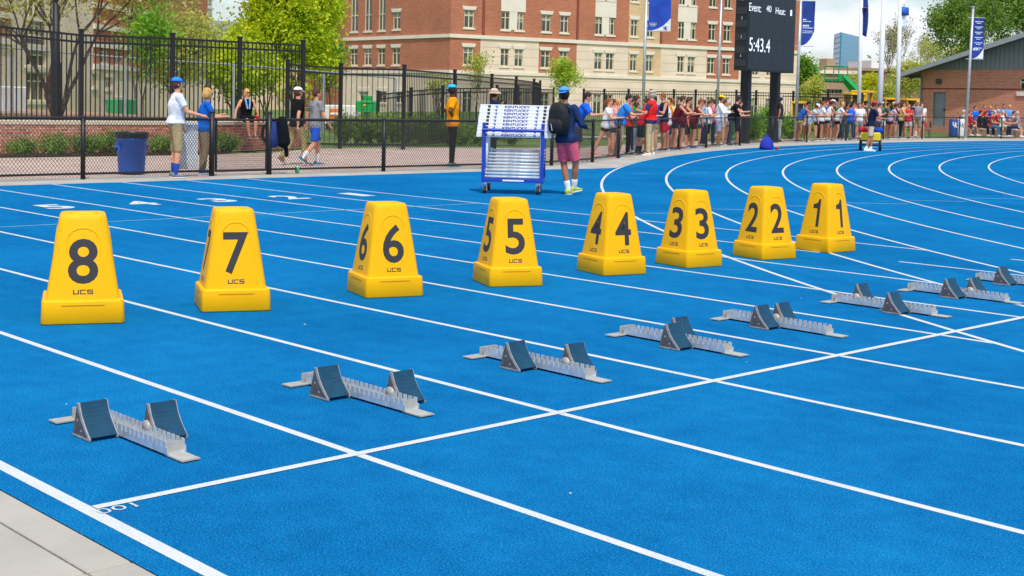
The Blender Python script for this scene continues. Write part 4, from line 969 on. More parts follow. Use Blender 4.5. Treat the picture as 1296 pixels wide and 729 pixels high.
for a, b, y in ((-45, 14, 19), (-45, 14, 5), (-45, 14, 52), (118, 262, 84), (118, 262, 56), (118, 262, 33), (118, 262, 5)):
    z = ybs(max(a, 5), y); mb = MB(); mb.box(u_(a), -.1, z - .14, u_(b), -.003, z + .14); q = mb.build('stone_band', TRIM, lb); q.matrix_local = T
nb = Vector(((LB2 - LA2).y, -(LB2 - LA2).x)).normalized(); Q = [LA2, LB2, LB2 - nb * 6, LA2 - nb * 20]
mb = MB(); mb.add([(*p, z) for p in Q for z in (-1, zt2)], [(2, 4, 5, 3), (4, 6, 7, 5), (6, 0, 1, 7)]); mb.build('back_wall', BRK, lb)
mb = MB(); mb.add([(*p, zt2) for p in Q], [(0, 1, 2, 3)]); mb.build('roof', MC['dark_slate_roof'], lb)
# white cupola tower and slate roofed hall
tw_ = AT(254, 100, 150); tz = zat(254, 28, 150)
t2 = empty('tower', 'white cupola tower with narrow windows showing above the trees on the left', 'tower', (tw_.x, tw_.y, 0), R(43))
MB().box(-.95, -.95, -.5, .95, .95, tz + 7).build('shaft', mat('white_clad', hx('d9dde2'), .7), t2)
for k in range(2):
    for s_ in (-1, 1): MB().box(s_ * .42 - .16, -1.0, tz - 1.2 + k * 3, s_ * .42 + .16, -.955, tz + .4 + k * 3).build('window', GLASS, t2)
MB().box(-1.08, -1.08, tz + 1.4, 1.08, 1.08, tz + 1.6).build('cornice', TRIM, t2); MB().box(-1.08, -1.08, tz + 7, 1.08, 1.08, tz + 7.3).build('roof', TRIM, t2)
g0_, g1_ = AT(246, 100, 135), AT(452, 100, 150); gA, gB = g0_.xy, g1_.xy; zr1 = zat(300, 24, 140); zr0 = zat(262, 47, 137)
ha = empty('hall', 'low hall with a grey slate roof behind the lime green tree', 'building'); gn = Vector(((gB - gA).y, -(gB - gA).x)).normalized(); rr2 = gB - gn * 9
mb = MB(); facade(mb, gA, gB, 0, (gB - gA).length, -1, zr0, []); mb.build('wall', STONE, ha)
mb = MB(); a_, b_, c_, d_ = gA + gn * .4, gB + gn * .4, gB - gn * 6, gA - gn * 6
mb.add([(*a_, zr0), (*b_, zr0), (*c_, zr1), (*d_, zr1), (*(gA - gn * 12), zr0), (*(gB - gn * 12), zr0)], [(0, 1, 2, 3), (3, 2, 5, 4), (0, 3, 4), (1, 5, 2)]); mb.build('roof', mat('grey_slate_roof', (.19, .21, .235), .8, scale=2, amt=.15), ha)
mb = MB(); mb.box(0, -.02, 0, 1, .02, 1)
for k in range(8):
    t = (k + .5) / 8; p = gA + (gB - gA) * t; m_ = MB(); m_.box(-.5, -.06, 0, .5, .02, 1.6); q = m_.build('window', GLASS, ha, (p.x, p.y, 2.0), math.atan2((gB - gA).y, (gB - gA).x))

# brick pavilion with grey gable on the right
pA = AT(1163.5, 150, 88); pB = AT(1340, 150, 83); PA, PB = pA.xy, pB.xy; zg0 = zat(1190, 160, 87)
pv = empty('brick_pavilion', 'single storey red brick pavilion with grey ribbed gable and sloping roof on the right', 'building')
zbt = zat(1165, 88.3, 88); rp = lambda a, b, c, d: rect(a, b, c, d, PA, PB)
dq = rp(1181.5, 116.5, 1197.5, 160); wq = rp(1290.5, 99, 1306, 116)
PBRK = brick_mat('pavilion_brick', 'd8886a', 'c47456', 'ccaa98', 1.15)
mb = MB(); Lp = (PB - PA).length + 10; facade(mb, PA, PB, 0, Lp, -.3, zbt, [dq, wq], .22); rot_build(mb, 'wall', PBRK, PA, PB, pv)
T = wframe(PA, PB)
mb = MB(); mb.add([T @ Vector(p) for p in ((0, 0, -.3), (0, 12, -.3), (0, 12, zbt), (0, 0, zbt))], [(0, 3, 2, 1)]); mb.build('side_wall', PBRK, pv)
ds = MB(); ds.box(dq[0] + .05, .10, dq[1], dq[2] - .05, .16, dq[3] - .05); do_ = ds.build('door', mat('grey_door_paint', (.20, .24, .27), .5, scale=1.5), pv); do_.matrix_local = T
df = MB(); df.box(dq[0], .05, dq[1], dq[0] + .05, .20, dq[3]); df.box(dq[2] - .05, .05, dq[1], dq[2], .20, dq[3]); df.box(dq[0] + .05, .05, dq[3] - .05, dq[2] - .05, .20, dq[3]); q = df.build('door_frame', mat('grey_frame_paint', (.15, .18, .2), .5), pv); q.matrix_local = T
hd_ = MB(); hd_.box(dq[2] - .17, .06, dq[1] + .95, dq[2] - .11, .10, dq[1] + 1.1); q = hd_.build('handle', DBLACK, do_)
q = MB().box(wq[0] - .1, -.08, wq[1] - .25, wq[2] + .1, .15, wq[1] - .003).build('sill', TRIM, pv); q.matrix_local = T
window(pv, PA, PB, wq, trim=False)
lt = rp(1186.5, 100, 1192, 106); MB()
q = MB().bbox(lt[0], -.22, lt[1], lt[2], -.002, lt[3], .03).build('wall_lamp', mat('lamp_housing', (.06, .06, .065), .4), pv); q.matrix_local = T
cbz = (rp(1200, 111.5, 1200.5, 113)); q = MB().box(0.02, -.012, cbz[1], Lp, -.002, cbz[3]).build('brick_course', mat('dark_course', hx('7c3a2c'), .9), pv); q.matrix_local = T
# gable: rake from (1148, 93) up to (1296, 46)
uE, zE = on_plane(1150, 95, PA, PB); uR2, zR2 = on_plane(1296, 48, PA, PB); sl_ = (zR2 - zE) / (uR2 - uE); uP = uR2 + 6; zP = zE + (uP - uE) * sl_
GSID = mat('grey_ribbed_siding', (.20, .23, .25), .55, scale=1, amt=.06)
uS = (zbt - zE) / sl_ + uE
k = max(uS, 0.0); 
while k < uP - .01:
    k2 = min(k + .30, uP); m_ = MB(); za, zb3 = zE + (k - uE) * sl_ - .05, zE + (k2 - uE) * sl_ - .05
    za = max(za, zbt + .012); zb3 = max(zb3, zbt + .013)
    m_.rings([[(k + .012, -.03, zbt + .01), (k2 - .012, -.03, zbt + .01), (k2 - .012, .05, zbt + .01), (k + .012, .05, zbt + .01)], [(k + .012, -.03, za), (k2 - .012, -.03, zb3), (k2 - .012, .05, zb3), (k + .012, .05, za)]])
    q = m_.build('siding_panel', GSID, pv); q.matrix_local = T; k = k2
q = MB().box(0, -.01, zbt, uP, .08, zbt + .008).build('flashing', MC['grey_frame_paint'], pv); q.matrix_local = T
m_ = MB(); m_.add([(0, .04, zbt), (uP, .04, zbt), (uP, .04, zP - .1)], [(0, 1, 2)]); q = m_.build('gable_backing', GSID, pv); q.matrix_local = T
ROOFM = mat('grey_metal_roof', (.27, .29, .31), .5, .2, scale=1)
def rslab(y0, y1, t0, t1, m, name):
    m_ = MB(); m_.rings([[(uE, y0, zE + t0), (uE, y1, zE + t0), (uE, y1, zE + t1), (uE, y0, zE + t1)], [(uP, y0, zP + t0), (uP, y1, zP + t0), (uP, y1, zP + t1), (uP, y0, zP + t1)]]); q = m_.build(name, m, pv); q.matrix_local = T
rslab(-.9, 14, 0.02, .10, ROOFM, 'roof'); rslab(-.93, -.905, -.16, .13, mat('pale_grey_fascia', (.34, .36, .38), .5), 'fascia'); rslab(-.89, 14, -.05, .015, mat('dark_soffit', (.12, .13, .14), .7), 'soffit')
m_ = MB(); m_.rings([[(uE - .12, -.93, zE - .16), (uE, -.93, zE - .16), (uE, 14, zE - .16), (uE - .12, 14, zE - .16)], [(uE - .12, -.93, zE + .08), (uE, -.93, zE + .08), (uE, 14, zE + .08), (uE - .12, 14, zE + .08)]]); q = m_.build('gutter', MC['grey_frame_paint'], pv); q.matrix_local = T
m_ = MB(); m_.tube((uE + .1, .0, zE - .2), (.1, -.08, zbt - .45), .05); m_.tube((.1, -.08, zbt - .45), (.1, -.08, 0), .05); q = m_.build('downpipe', MC['grey_frame_paint'], pv); q.matrix_local = T

# tan block with dark window strips, blue glass tower far off
tA, tB = AT(1026, 100, 190).xy, AT(1172, 100, 200).xy
tb = empty('tan_building', 'low tan building with dark window strips beyond the construction machines', 'building')
rt = lambda a, b, c, d: rect(a, b, c, d, tA, tB)
zt1 = on_plane(1040, 93, tA, tB)[1]; uc = on_plane(1084, 90, tA, tB)[0]; Lt = (tB - tA).length
TAN = mat('tan_concrete_panel', hx('a58b72'), .85, scale=.3, amt=.12); TAN2 = mat('brown_brick_far', hx('8a6a58'), .9, scale=.4, amt=.15)
os_ = [rt(1042, 100, 1068, 104.5), rt(1040, 113, 1066, 118), rt(1091, 99.5, 1096, 102.5), rt(1040, 124, 1062, 129)]
mb = MB(); facade(mb, tA, tB, on_plane(1032, 100, tA, tB)[0], uc, -1, zt1, os_, .5); rot_build(mb, 'wall', TAN, tA, tB, tb)
z2 = on_plane(1110, 90, tA, tB)[1]; mb = MB(); facade(mb, tA, tB, uc, Lt, -1, z2, os_, .5); rot_build(mb, 'wall', TAN2, tA, tB, tb)
T = wframe(tA, tB)
for q0 in os_: m_ = MB(); m_.box(q0[0], .35, q0[1], q0[2], .42, q0[3]); q = m_.build('window', GLASS, tb); q.matrix_local = T; m2_ = MB(); [m2_.box(q0[0] + (q0[2] - q0[0]) * i / 5 - .05, .28, q0[1], q0[0] + (q0[2] - q0[0]) * i / 5 + .05, .345, q0[3]) for i in range(1, 5)]; m2_.build('mullions', DBLACK, q)
u0_ = on_plane(1032, 100, tA, tB)[0]
q = MB().box(u0_ - .3, -.3, zt1, uc - .01, 12, zt1 + .5).build('roof', TRIM, tb); q.matrix_local = T
q = MB().box(uc + .01, -.3, z2, Lt, 12, z2 + .4).build('roof', TAN, tb); q.matrix_local = T
ua_, ub_ = on_plane(1113, 88, tA, tB)[0], on_plane(1128, 88, tA, tB)[0]; zz = on_plane(1120, 82, tA, tB)[1]
q = MB().rings([[(ua_, 2, z2 + .4), (ub_ + 3, 2, z2 + .4), (ub_ + 3, 8, z2 + .4), (ua_, 8, z2 + .4)], [(ua_, 2, zz + .6), (ub_ - 2, 2, zz + .6), (ub_ - 2, 8, zz + .6), (ua_, 8, zz + .6)]]).build('roof_block', WHITEP, tb); q.matrix_local = T
q = MB().box(u0_ + 3.5, 3, zt1 + .5, u0_ + 4.8, 5, zt1 + 2.2).build('roof_vent', TAN, tb); q.matrix_local = T
bA, bB, bC = AT(1055, 60, 620).xy, AT(1063.5, 60, 600).xy, AT(1089, 60, 640).xy
bt = empty('glass_tower', 'blue glass office tower in the distance', 'tower'); ztw = zat(1060, 42.2, 610)
G1 = mat('blue_mirror_glass', hx('2a8fc4'), .25, scale=.02, amt=.12, spec=.8); G2 = mat('deep_blue_glass', hx('1d6699'), .25, scale=.02, amt=.15, spec=.8); G3 = mat('spandrel_blue', hx('1b5f8e'), .4)
for a, b, m_g, nm in ((bA, bB, G2, 'side'), (bB, bC, G1, 'front')):
    T = wframe(a, b); L = (b - a).length
    nf = 15
    for k in range(nf):
        z0 = ztw * k / nf; m_ = MB(); m_.box(0.02, 0, z0 + .5, L - .02, .3, z0 + ztw / nf); q = m_.build('glass_band', m_g, bt); q.matrix_local = T
        m_ = MB(); m_.box(0.02, .02, z0, L - .02, .35, z0 + .5); q = m_.build('spandrel', G3 if nm == 'side' else G1, bt); q.matrix_local = T
bD = bA + (bC - bB); m_ = MB(); m_.add([(*p, z) for p in (bA, bC, bD) for z in (0, ztw)], [(0, 4, 5, 1), (4, 2, 3, 5)]); m_.add([(*bA, ztw), (*bB, ztw), (*bC, ztw), (*bD, ztw)], [(0, 1, 2, 3)]); m_.build('roof', G3, bt)
T = wframe(bA, bB); m_ = MB(); put_text(m_, 'S', 2.6, 2.6, T @ frame((1.6, -.1, ztw - 3), (1, 0, 0), (0, 0, 1)), .05); m_.build('roof_sign', WPR, bt)

# ================================================================== TREES, SHRUBS
rng = np.random.default_rng(5)
def leaf_mesh(name, P, size, m, flat=.0, aspect=.62):
    n = len(P); P = np.asarray(P, float)
    a = rng.normal(size=(n, 3)); a /= np.linalg.norm(a, axis=1)[:, None]; b = rng.normal(size=(n, 3)); b[:, 2] *= (1 - flat)
    b -= a * (a * b).sum(1)[:, None]; b /= np.linalg.norm(b, axis=1)[:, None]
    s = size * rng.uniform(.6, 1.3, (n, 1)); A = a * s; B = b * s * aspect
    V = np.stack([P - A, P - B * .9 + A * .1, P + A, P + B * .9 + A * .1], 1).reshape(-1, 3)
    me = bpy.data.meshes.new(name); me.vertices.add(4 * n); me.vertices.foreach_set('co', V.ravel()); me.loops.add(4 * n); me.loops.foreach_set('vertex_index', np.arange(4 * n, dtype=np.int32))
    me.polygons.add(n); me.polygons.foreach_set('loop_start', np.arange(0, 4 * n, 4, dtype=np.int32)); me.polygons.foreach_set('loop_total', np.full(n, 4, dtype=np.int32))
    me.materials.append(m); me.update(); me.validate(); return me
def grow(mb, tips, p, d, L, r, depth, spread, upb, rs, minr):
    q = p
    for k in range(3):
        d = (d + Vector((rs.gauss(0, .13), rs.gauss(0, .13), rs.gauss(0, .08) + upb * .06))).normalized(); q2 = q + d * L / 3
        mb.tube(q, q2, max(r * (1 - .13 * k), minr), max(r * (1 - .13 * (k + 1)), minr), 7 if r > .05 else 4); q = q2
        if depth <= 2: tips.append(q.copy())
    if depth == 0: tips.append(q); return
    n = rs.choice((2, 3, 3)) if depth > 1 else rs.choice((2, 3))
    for k in range(n):
        a = 2 * math.pi * (k + rs.random() * .7) / n; u = d.orthogonal().normalized(); v = d.cross(u); sp = spread * rs.uniform(.6, 1.25)
        nd = (d * math.cos(sp) + (u * math.cos(a) + v * math.sin(a)) * math.sin(sp) + Vector((0, 0, upb * .25))).normalized()
        grow(mb, tips, q, nd, L * rs.uniform(.66, .86), r * .62, depth - 1, spread, upb, rs, minr)
def tree(name, label, base, H, Wd, leafm, nleaf, lsize, seed, depth=4, stems=1, trunk=.25, spread=.5, upb=.35, clump=.35, r=None, bark=None, z0=0, cat='tree', group=None, fillin=0):
    rs = random.Random(seed); o = empty(name, label, cat, (base[0], base[1], z0), group=group); mb = MB(); tips = []; r = r or H * .022
    for s_ in range(stems):
        d = Vector((0, 0, 1)) if stems == 1 else Vector((math.cos(s_ * 2.4 + seed) * .38, math.sin(s_ * 2.4 + seed) * .38, 1)).normalized()
        st = Vector((0, 0, -.05)); tp = st + d * H * trunk; mb.tube(st, tp, r * 1.25, r, 9)
        n = 4 if stems == 1 else 2
        for k in range(n):
            a = 2 * math.pi * (k + rs.random() * .6) / n; sp = spread * rs.uniform(.5, 1.1)
            nd = (d + Vector((math.cos(a), math.sin(a), 0)) * math.sin(sp)).normalized()
            grow(mb, tips, tp - d * H * .03 * k, nd, H * .26, r * .7, depth - 1, spread, upb, rs, max(.006, H * .0009))
    T_ = np.array([tuple(t) for t in tips]); top = T_[:, 2].max(); k_ = H / top
    hw = np.percentile(np.hypot(T_[:, 0], T_[:, 1]), 96); kx = Wd / 2 / max(hw, .01)
    S_ = Matrix.Diagonal((kx, kx, k_, 1)); mb.v = [(v_[0] * (kx if v_[2] > H * trunk * .8 else 1), v_[1] * (kx if v_[2] > H * trunk * .8 else 1), v_[2] * k_) if 1 else v_ for v_ in mb.v]
    # keep the trunk's own girth: blend the widening in above the fork
    mb.build('trunk', bark or BARK, o)
    T_ = T_ * np.array([kx, kx, k_])
    if nleaf:
        w_ = rng.uniform(.15, 1.6, len(T_)) ** 1.5; idx = rng.choice(len(T_), nleaf, p=w_ / w_.sum())
        P = T_[idx] + rng.normal(size=(nleaf, 3)) * clump * np.array([1, 1, .8])
        P = P[P[:, 2] > H * trunk * .75]
        o2 = link('crown', leaf_mesh('crown', P, lsize, leafm), o)
    return o
LIME = leaf_mat('lime_leaves', '96b81c', 'd6dc2c'); LIME2 = leaf_mat('yellow_green_leaves', 'aab648', 'd6d470'); GRN = leaf_mat('fresh_green_leaves', '5c9426', '96bc3e'); DGRN = leaf_mat('mid_green_leaves', '567f30', '94b04c')
LIME3 = leaf_mat('bud_leaves', '9aa04c', 'c6c676'); OLV = leaf_mat('pale_olive_buds', '8c8a48', 'b8ad68'); SHR = leaf_mat('shrub_leaves', '5c8434', 'a0b85c'); ORL2 = leaf_mat('orange_green_leaves', 'a2a03c', 'c08a44')
def P2(x, D): return AT(x, 120, D).xy
tree('bare_tree', 'big multi stemmed tree coming into bud behind the picket fence on the far left', P2(72, 40), 6.6, 8.6, LIME3, 34000, .060, 11, depth=5, stems=3, trunk=.12, spread=.62, upb=.15, clump=.55, r=.075, z0=.6)
tree('young_tree', 'slender fresh green sapling behind the fence, left of the man in white', P2(181, 37), 3.1, 1.35, leaf_mat('sapling_leaves', '5a9a24', '96c23c'), 1900, .060, 3, depth=4, trunk=.25, spread=.35, upb=.7, clump=.24, r=.03, z0=.6)
tree('spring_tree', 'pale yellow green tree left of the big lime one', P2(225, 66), 5.0, 4.2, LIME2, 10000, .10, 21, depth=4, trunk=.15, clump=.42, r=.08)
tree('spring_tree', 'pale budding tree in front of the beige hall, its top cut by the photo edge', P2(172, 64), 9.0, 4.6, ORL2, 8000, .075, 22, depth=5, trunk=.2, clump=.5, r=.09)
tree('lime_tree', 'big bright lime green tree left of the brick residence hall', P2(372, 78), 9.6, 7.0, LIME, 34000, .125, 35, depth=5, trunk=.10, spread=.62, upb=.12, clump=.42, r=.13)
tree('lime_tree', 'lime green tree with low branches between the roof and the big lime tree', P2(338, 76), 5.6, 4.6, LIME, 14000, .12, 38, depth=4, trunk=.08, upb=.1, clump=.5, r=.07)
tree('lime_tree', 'lower lime green tree under the grey slate roof', P2(296, 72), 4.1, 4.6, LIME, 9000, .12, 36, depth=4, trunk=.12, clump=.42, r=.08)
tree('spring_tree', 'darker green tree against the corner of the brick residence hall', P2(418, 84), 5.4, 2.2, GRN, 3800, .11, 37, depth=4, trunk=.1, clump=.35, r=.07)
tree('young_tree', 'thin yellow green sapling with its top in front of the stone bay', P2(603, 62), 3.7, 1.2, LIME2, 900, .06, 41, depth=4, trunk=.3, spread=.3, upb=.8, clump=.14, r=.03)
tree('young_tree', 'second small sapling behind the long black fence', P2(556, 64), 2.5, 1.1, LIME2, 600, .06, 43, depth=4, trunk=.3, spread=.4, upb=.6, clump=.2, r=.03)
tree('young_tree', 'rounded bright green young tree in front of the ground floor windows', P2(713, 70), 3.65, 1.5, leaf_mat('bright_leaves', '9cbc2c', 'cadc50'), 3000, .065, 45, depth=4, trunk=.2, spread=.4, upb=.6, clump=.16, r=.035)
tree('spring_tree', 'dark green tree at the right corner of the residence hall', P2(1018, 150), 6.6, 2.0, GRN, 4200, .15, 51, depth=4, trunk=.2, clump=.4)
tree('spring_tree', 'yellow green tree beside the tan building', P2(1028, 120), 4.0, 1.9, LIME2, 4200, .10, 52, depth=4, trunk=.15, clump=.28)
tree('spring_tree', 'bright yellow green tree between the two left flagpoles', P2(1101, 125), 4.5, 1.6, leaf_mat('yellow_leaves', 'b4bc20', 'dcd832'), 4200, .10, 53, depth=4, trunk=.1, clump=.26)
for x, D, h_, wd_, m, n, s, sd_, lb in ((1126, 175, 13.0, 6.5, OLV, 3000, .10, 61, 'tall bare tree behind the middle flagpole'), (1166, 190, 12.0, 4.0, OLV, 1600, .10, 62, 'bare tree right of the rightmost flagpole'), (1192, 180, 11.0, 6.0, LIME2, 3000, .12, 63, 'thin tree just left of the big green trees'),
                             (1150, 150, 6.2, 3.2, LIME2, 6000, .13, 64, 'low spring green tree left of the pavilion roof'), (1078, 165, 5.6, 1.6, LIME2, 900, .10, 69, 'small budding tree in front of the blue tower'), (1035, 210, 9.0, 1.8, OLV, 300, .10, 70, 'tiny bare tree left of the blue tower'), (1124, 118, 3.4, 1.4, LIME2, 2000, .09, 71, 'low yellowish tree between the middle and right flagpoles'),
                             (1218, 130, 12.0, 6.0, DGRN, 12000, .13, 65, 'big green tree behind the tall sponsor banner'), (1254, 140, 15.5, 6.5, GRN, 11000, .15, 66, 'tall green tree with a dark trunk above the pavilion roof'), (1294, 135, 14.5, 6.5, DGRN, 12000, .15, 67, 'large green tree at the right edge of the photo'), (1184, 165, 6.6, 5.0, LIME2, 6000, .13, 68, 'yellow green bushy tree behind the pavilion eave')):
    tree('background_tree', lb, P2(x, D), h_, wd_, m, n, s, sd_, depth=5 if n < 3100 else 4, trunk=.22, spread=.42, upb=.5, clump=.5 if n > 3100 else .3, r=h_ * .012)
# far tree line that reads as one mass
P = []
for k in range(60):
    x = 1010 + k * 5.2; D = 260 + rng.uniform(-20, 20); b = P2(x, D); hh = rng.uniform(4, 7.5)
    P.append(np.array([b.x, b.y, 0]) + rng.normal(size=(260, 3)) * np.array([2.2, 2.2, hh * .3]) + np.array([0, 0, hh * .55]))
P = np.concatenate(P); P = P[P[:, 2] > 0]
tag(link('distant_trees', leaf_mesh('distant_trees', P, .5, leaf_mat('distant_leaves', '5f7f3a', '9aa65c'))), 'mass of distant spring green trees along the horizon', 'trees', kind='stuff')
P = []
for k in range(50):
    x = -40 + k * 10; D = 150 + rng.uniform(-10, 10); b = P2(x, D); hh = rng.uniform(3.5, 6)
    P.append(np.array([b.x, b.y, 0]) + rng.normal(size=(260, 3)) * np.array([2.2, 2.2, hh * .3]) + np.array([0, 0, hh * .55]))
P = np.concatenate(P); P = P[P[:, 2] > 0]
tag(link('distant_trees', leaf_mesh('distant_trees', P, .35, LIME)), 'mass of green trees far behind the picket fence on the left', 'trees', kind='stuff')
def bush(label, base, rx, h, m, n, ls, seed, name='shrub', group=None, z0=0):
    rs = random.Random(seed); o = empty(name, label, 'shrub', (base[0], base[1], z0), group=group); mb = MB(); tips = []
    for k in range(9):
        a = rs.random() * 6.28; d = Vector((math.cos(a) * rs.uniform(.2, .9), math.sin(a) * rs.uniform(.2, .9), 1)).normalized(); grow(mb, tips, Vector((0, 0, 0)), d, h * .45, .012, 2, .5, .2, rs, .003)
    T_ = np.array([tuple(t) for t in tips]); T_ *= np.array([rx / np.abs(T_[:, 0]).max(), rx / np.abs(T_[:, 1]).max(), h / T_[:, 2].max()])
    mb.build('stems', BARK, o); idx = rng.choice(len(T_), n); P = T_[idx] * rng.uniform(.5, 1, (n, 1)) + rng.normal(size=(n, 3)) * rx * .14; P[:, 2] = np.abs(P[:, 2])
    link('crown', leaf_mesh('crown', P, ls, m), o); return o
for i, (x, wd_, hh, lb) in enumerate(((1, .45, .34, 'low shrub at the very left edge in front of the brick wall'), (44, .52, .46, 'first full shrub from the left in front of the brick wall'), (87, .50, .48, 'shrub left of the fence post in front of the brick wall'), (128, .55, .52, 'tallest shrub, just left of the blue bin'), (197, .45, .44, 'shrub between the blue bin and the man in white'), (286, .42, .50, 'shrub below the seated woman, in front of the wall end'))):
    b = G(x, 193.5); bush(lb, (-25.35, b.y + .2), wd_, hh, SHR, 2300, .030, 80 + i, group='shrubs in front of the low brick wall')
hk = [G(x, 184) for x in (436, 452, 468, 484, 500, 516, 532, 548, 566, 584, 602, 622, 645)]
for i, b in enumerate(hk):
    q = b.xy + (b.xy - Vector((CX, CY))).normalized() * 1.0
    bush(('hedge bush number %s from the left behind the long black fence' % ('one two three four five six seven eight nine ten eleven twelve thirteen'.split()[i])), q, .55, 1.0 if i < 8 else .7, DGRN, 1500, .05, 100 + i, group='hedge behind the long black fence')
for x, D, h_, lb in ((955, 60, 1.15, 'round green bush between the scoreboard posts'), (944, 62, .9, 'small bush beside the left scoreboard post'), (870, 63, .5, 'low bush behind the athletes'), (1003, 64, 1.1, 'green bush right of the scoreboard'), (975, 66, 1.5, 'taller bush behind the right scoreboard post'), (1014, 75, .8, 'low dark bush behind the leaning athlete')):
    bush(lb, P2(x, D), .9, h_, GRN, 2600, .065, int(x))
# construction ground clutter behind the left fence
for i, (x, D, w_, h_, c, lb) in enumerate(((-6, 52, 1.5, 1.6, 'd8d8d6', 'white site container behind the picket fence on the far left'), (154, 55, .45, 1.2, '2f8f56', 'green skip in front of the beige hall'), (437, 62, 1.6, 1.1, 'd8d4cc', 'white box trailer behind the walking men'))):
    b = P2(x, D); o = empty('container' if i != 1 else 'skip', lb, 'container', (b.x, b.y, 0), R(40)); m_ = mat('painted_' + c, c, .6, scale=1, amt=.15)
    mb = MB(); mb.bbox(-w_ / 2, -1, .25, w_ / 2, 1, h_, .04); mb.build('container_body', m_, o); mb = MB(); [mb.box(-w_ / 2 + k * w_ / 8 + .04, -1.03, .32, -w_ / 2 + k * w_ / 8 + .10, -1.0, h_ - .08) for k in range(8)]; mb.build('rib', m_, o); MB().box(-w_ / 2 + .1, -.8, 0, w_ / 2 - .1, .8, .25).build('skid', DBLACK, o)
GM = mat('green_machine_paint', (.01, .30, .07), .45, scale=2)
b = P2(466, 58); z0 = zat(466, 152, 58)
gm = empty('green_machine', 'bright green lifting machine behind the long picket fence', 'machine', (b.x, b.y, 0), R(44))
MB().bbox(-.50, -.3, zat(466, 142, 58), .46, .3, zat(466, 127.5, 58), .05).build('body', GM, gm); MB().bbox(-.18, -.2, zat(466, 127.5, 58), .16, .2, zat(466, 121, 58), .03).build('cab', GM, gm); MB().bbox(-.28, -.2, .5, .1, .2, zat(466, 142, 58), .02).build('column', GM, gm)
for x in (-.3, .3): m_ = MB(); m_.tube((x, -.35, .3), (x, .35, .3), .3, n=16); m_.build('wheel', DBLACK, gm)
MB().tube((-.1, -.32, zat(466, 133, 58)), (-.1, -.34, zat(466, 133, 58)), .05).build('badge', YEL, gm); MB().box(-.2, -.31, zat(466, 131, 58), .3, -.302, zat(466, 130.4, 58)).build('grille', DBLACK, gm)
b = P2(424, 57); o = empty('worker_cone', 'orange drum beside the walking men, beyond the picket fence', 'drum', (b.x, b.y, .55)); MB().tube((0, 0, 0), (0, 0, .42), .24, .19, 14).build('drum', mat('orange_plastic', (.8, .15, .02), .5), o); MB().tube((0, 0, .18), (0, 0, .26), .23, .22, 14).build('reflective_band', WHITEP, o)
# boom lift and yellow machines on the right
b = P2(1083, 105); D = 105; q0 = AT(1085, 117, D); q1 = AT(1066, 96.5, D); o = empty('boom_lift', 'green boom lift with its arm raised in front of the tan building', 'boom lift', (b.x, b.y, 0))
L0 = Vector((b.x, b.y, 0)); mb = MB(); mb.tube(q0 - L0, q1 - L0, .38, .26, 4); mb.build('boom', GM, o); mb = MB(); mb.tube(q1 - L0, AT(1061, 99, D) - L0, .28, .22, 4); mb.build('jib', GM, o)
e_ = AT(1058, 101, D) - L0; mb = MB(); mb.box(e_.x - .6, e_.y - .6, e_.z - .1, e_.x + .6, e_.y + .6, e_.z + .05)
for sx in (-.6, .6):
    for sy in (-.6, .6): mb.tube((e_.x + sx, e_.y + sy, e_.z), (e_.x + sx, e_.y + sy, e_.z + 1), .04)
for s_ in (-.6, .6): mb.tube((e_.x + s_, e_.y - .6, e_.z + 1), (e_.x + s_, e_.y + .6, e_.z + 1), .04); mb.tube((e_.x - .6, e_.y + s_, e_.z + 1), (e_.x + .6, e_.y + s_, e_.z + 1), .04)
mb.build('basket', GM, o); MB().tube((0, 0, 1.2), q0 - L0, .34, .34, 4).build('riser', GM, o); MB().bbox(-1.3, -1, .5, 1.3, 1, 1.5, .1).build('chassis', GM, o)
for x in (-1, 1):
    for y in (-1, 1): MB().tube((x, y - .15, .45), (x, y + .15, .45), .45, n=16).build('wheel', DBLACK, o)
YM = mat('construction_yellow', (.80, .42, .01), .5, scale=2, amt=.1)
def loader(x, D, s, lb, ytop, rz=45):
    b = P2(x, D); zt_ = zat(x, ytop, D); s = zt_ / 2.6; o = empty('loader', lb, 'loader', (b.x, b.y, 0), R(rz)); o.scale = (s, s, s)
    MB().bbox(-1.1, -.6, .55, .9, .6, 1.35, .08).build('body', YM, o); c_ = MB(); 
    for x_ in (-.5, .45):
        for y_ in (-.5, .5): c_.box(x_ - .05, y_ - .05, 1.35, x_ + .05, y_ + .05, 2.45)
    c_.bbox(-.62, -.62, 2.45, .58, .62, 2.6, .04); c_.build('cab_frame', YM, o); MB().box(-.46, -.47, 1.36, .41, .47, 2.44).build('cab_glass', GLASS, o)
    for y_ in (-.55, .55): MB().tube((-.2, y_, 1.3), (1.5, y_, .75), .09, n=6).build('arm', YM, o)
    MB().rings([[(1.4, -.8, .3), (1.9, -.8, .2), (1.9, .8, .2), (1.4, .8, .3)], [(1.35, -.8, 1.0), (1.6, -.8, 1.05), (1.6, .8, 1.05), (1.35, .8, 1.0)]]).build('bucket', YM, o)
    for x_ in (-.7, .6):
        for y_ in (-.75, .75): q = MB().tube((x_, y_ - .14, .42), (x_, y_ + .14, .42), .42, n=16).build('wheel', DBLACK, o); MB().tube((x_, y_ - .15, .42), (x_, y_ + .15, .42), .2, n=12).build('hub', YM, q)
loader(1013, 78, 1, 'yellow machine with a white roof right of the scoreboard', 128.5, 20); loader(1082, 92, 1, 'yellow loader under the green boom lift', 117.5, 60); loader(1092, 98, 1, 'yellow loader cab behind the leftmost flagpole', 114.5, 10); loader(1127, 95, 1, 'yellow loader between the middle and right flagpoles', 123.8, 50); loader(1152, 99, 1, 'yellow loader beside the brick pavilion', 124.8, -30)

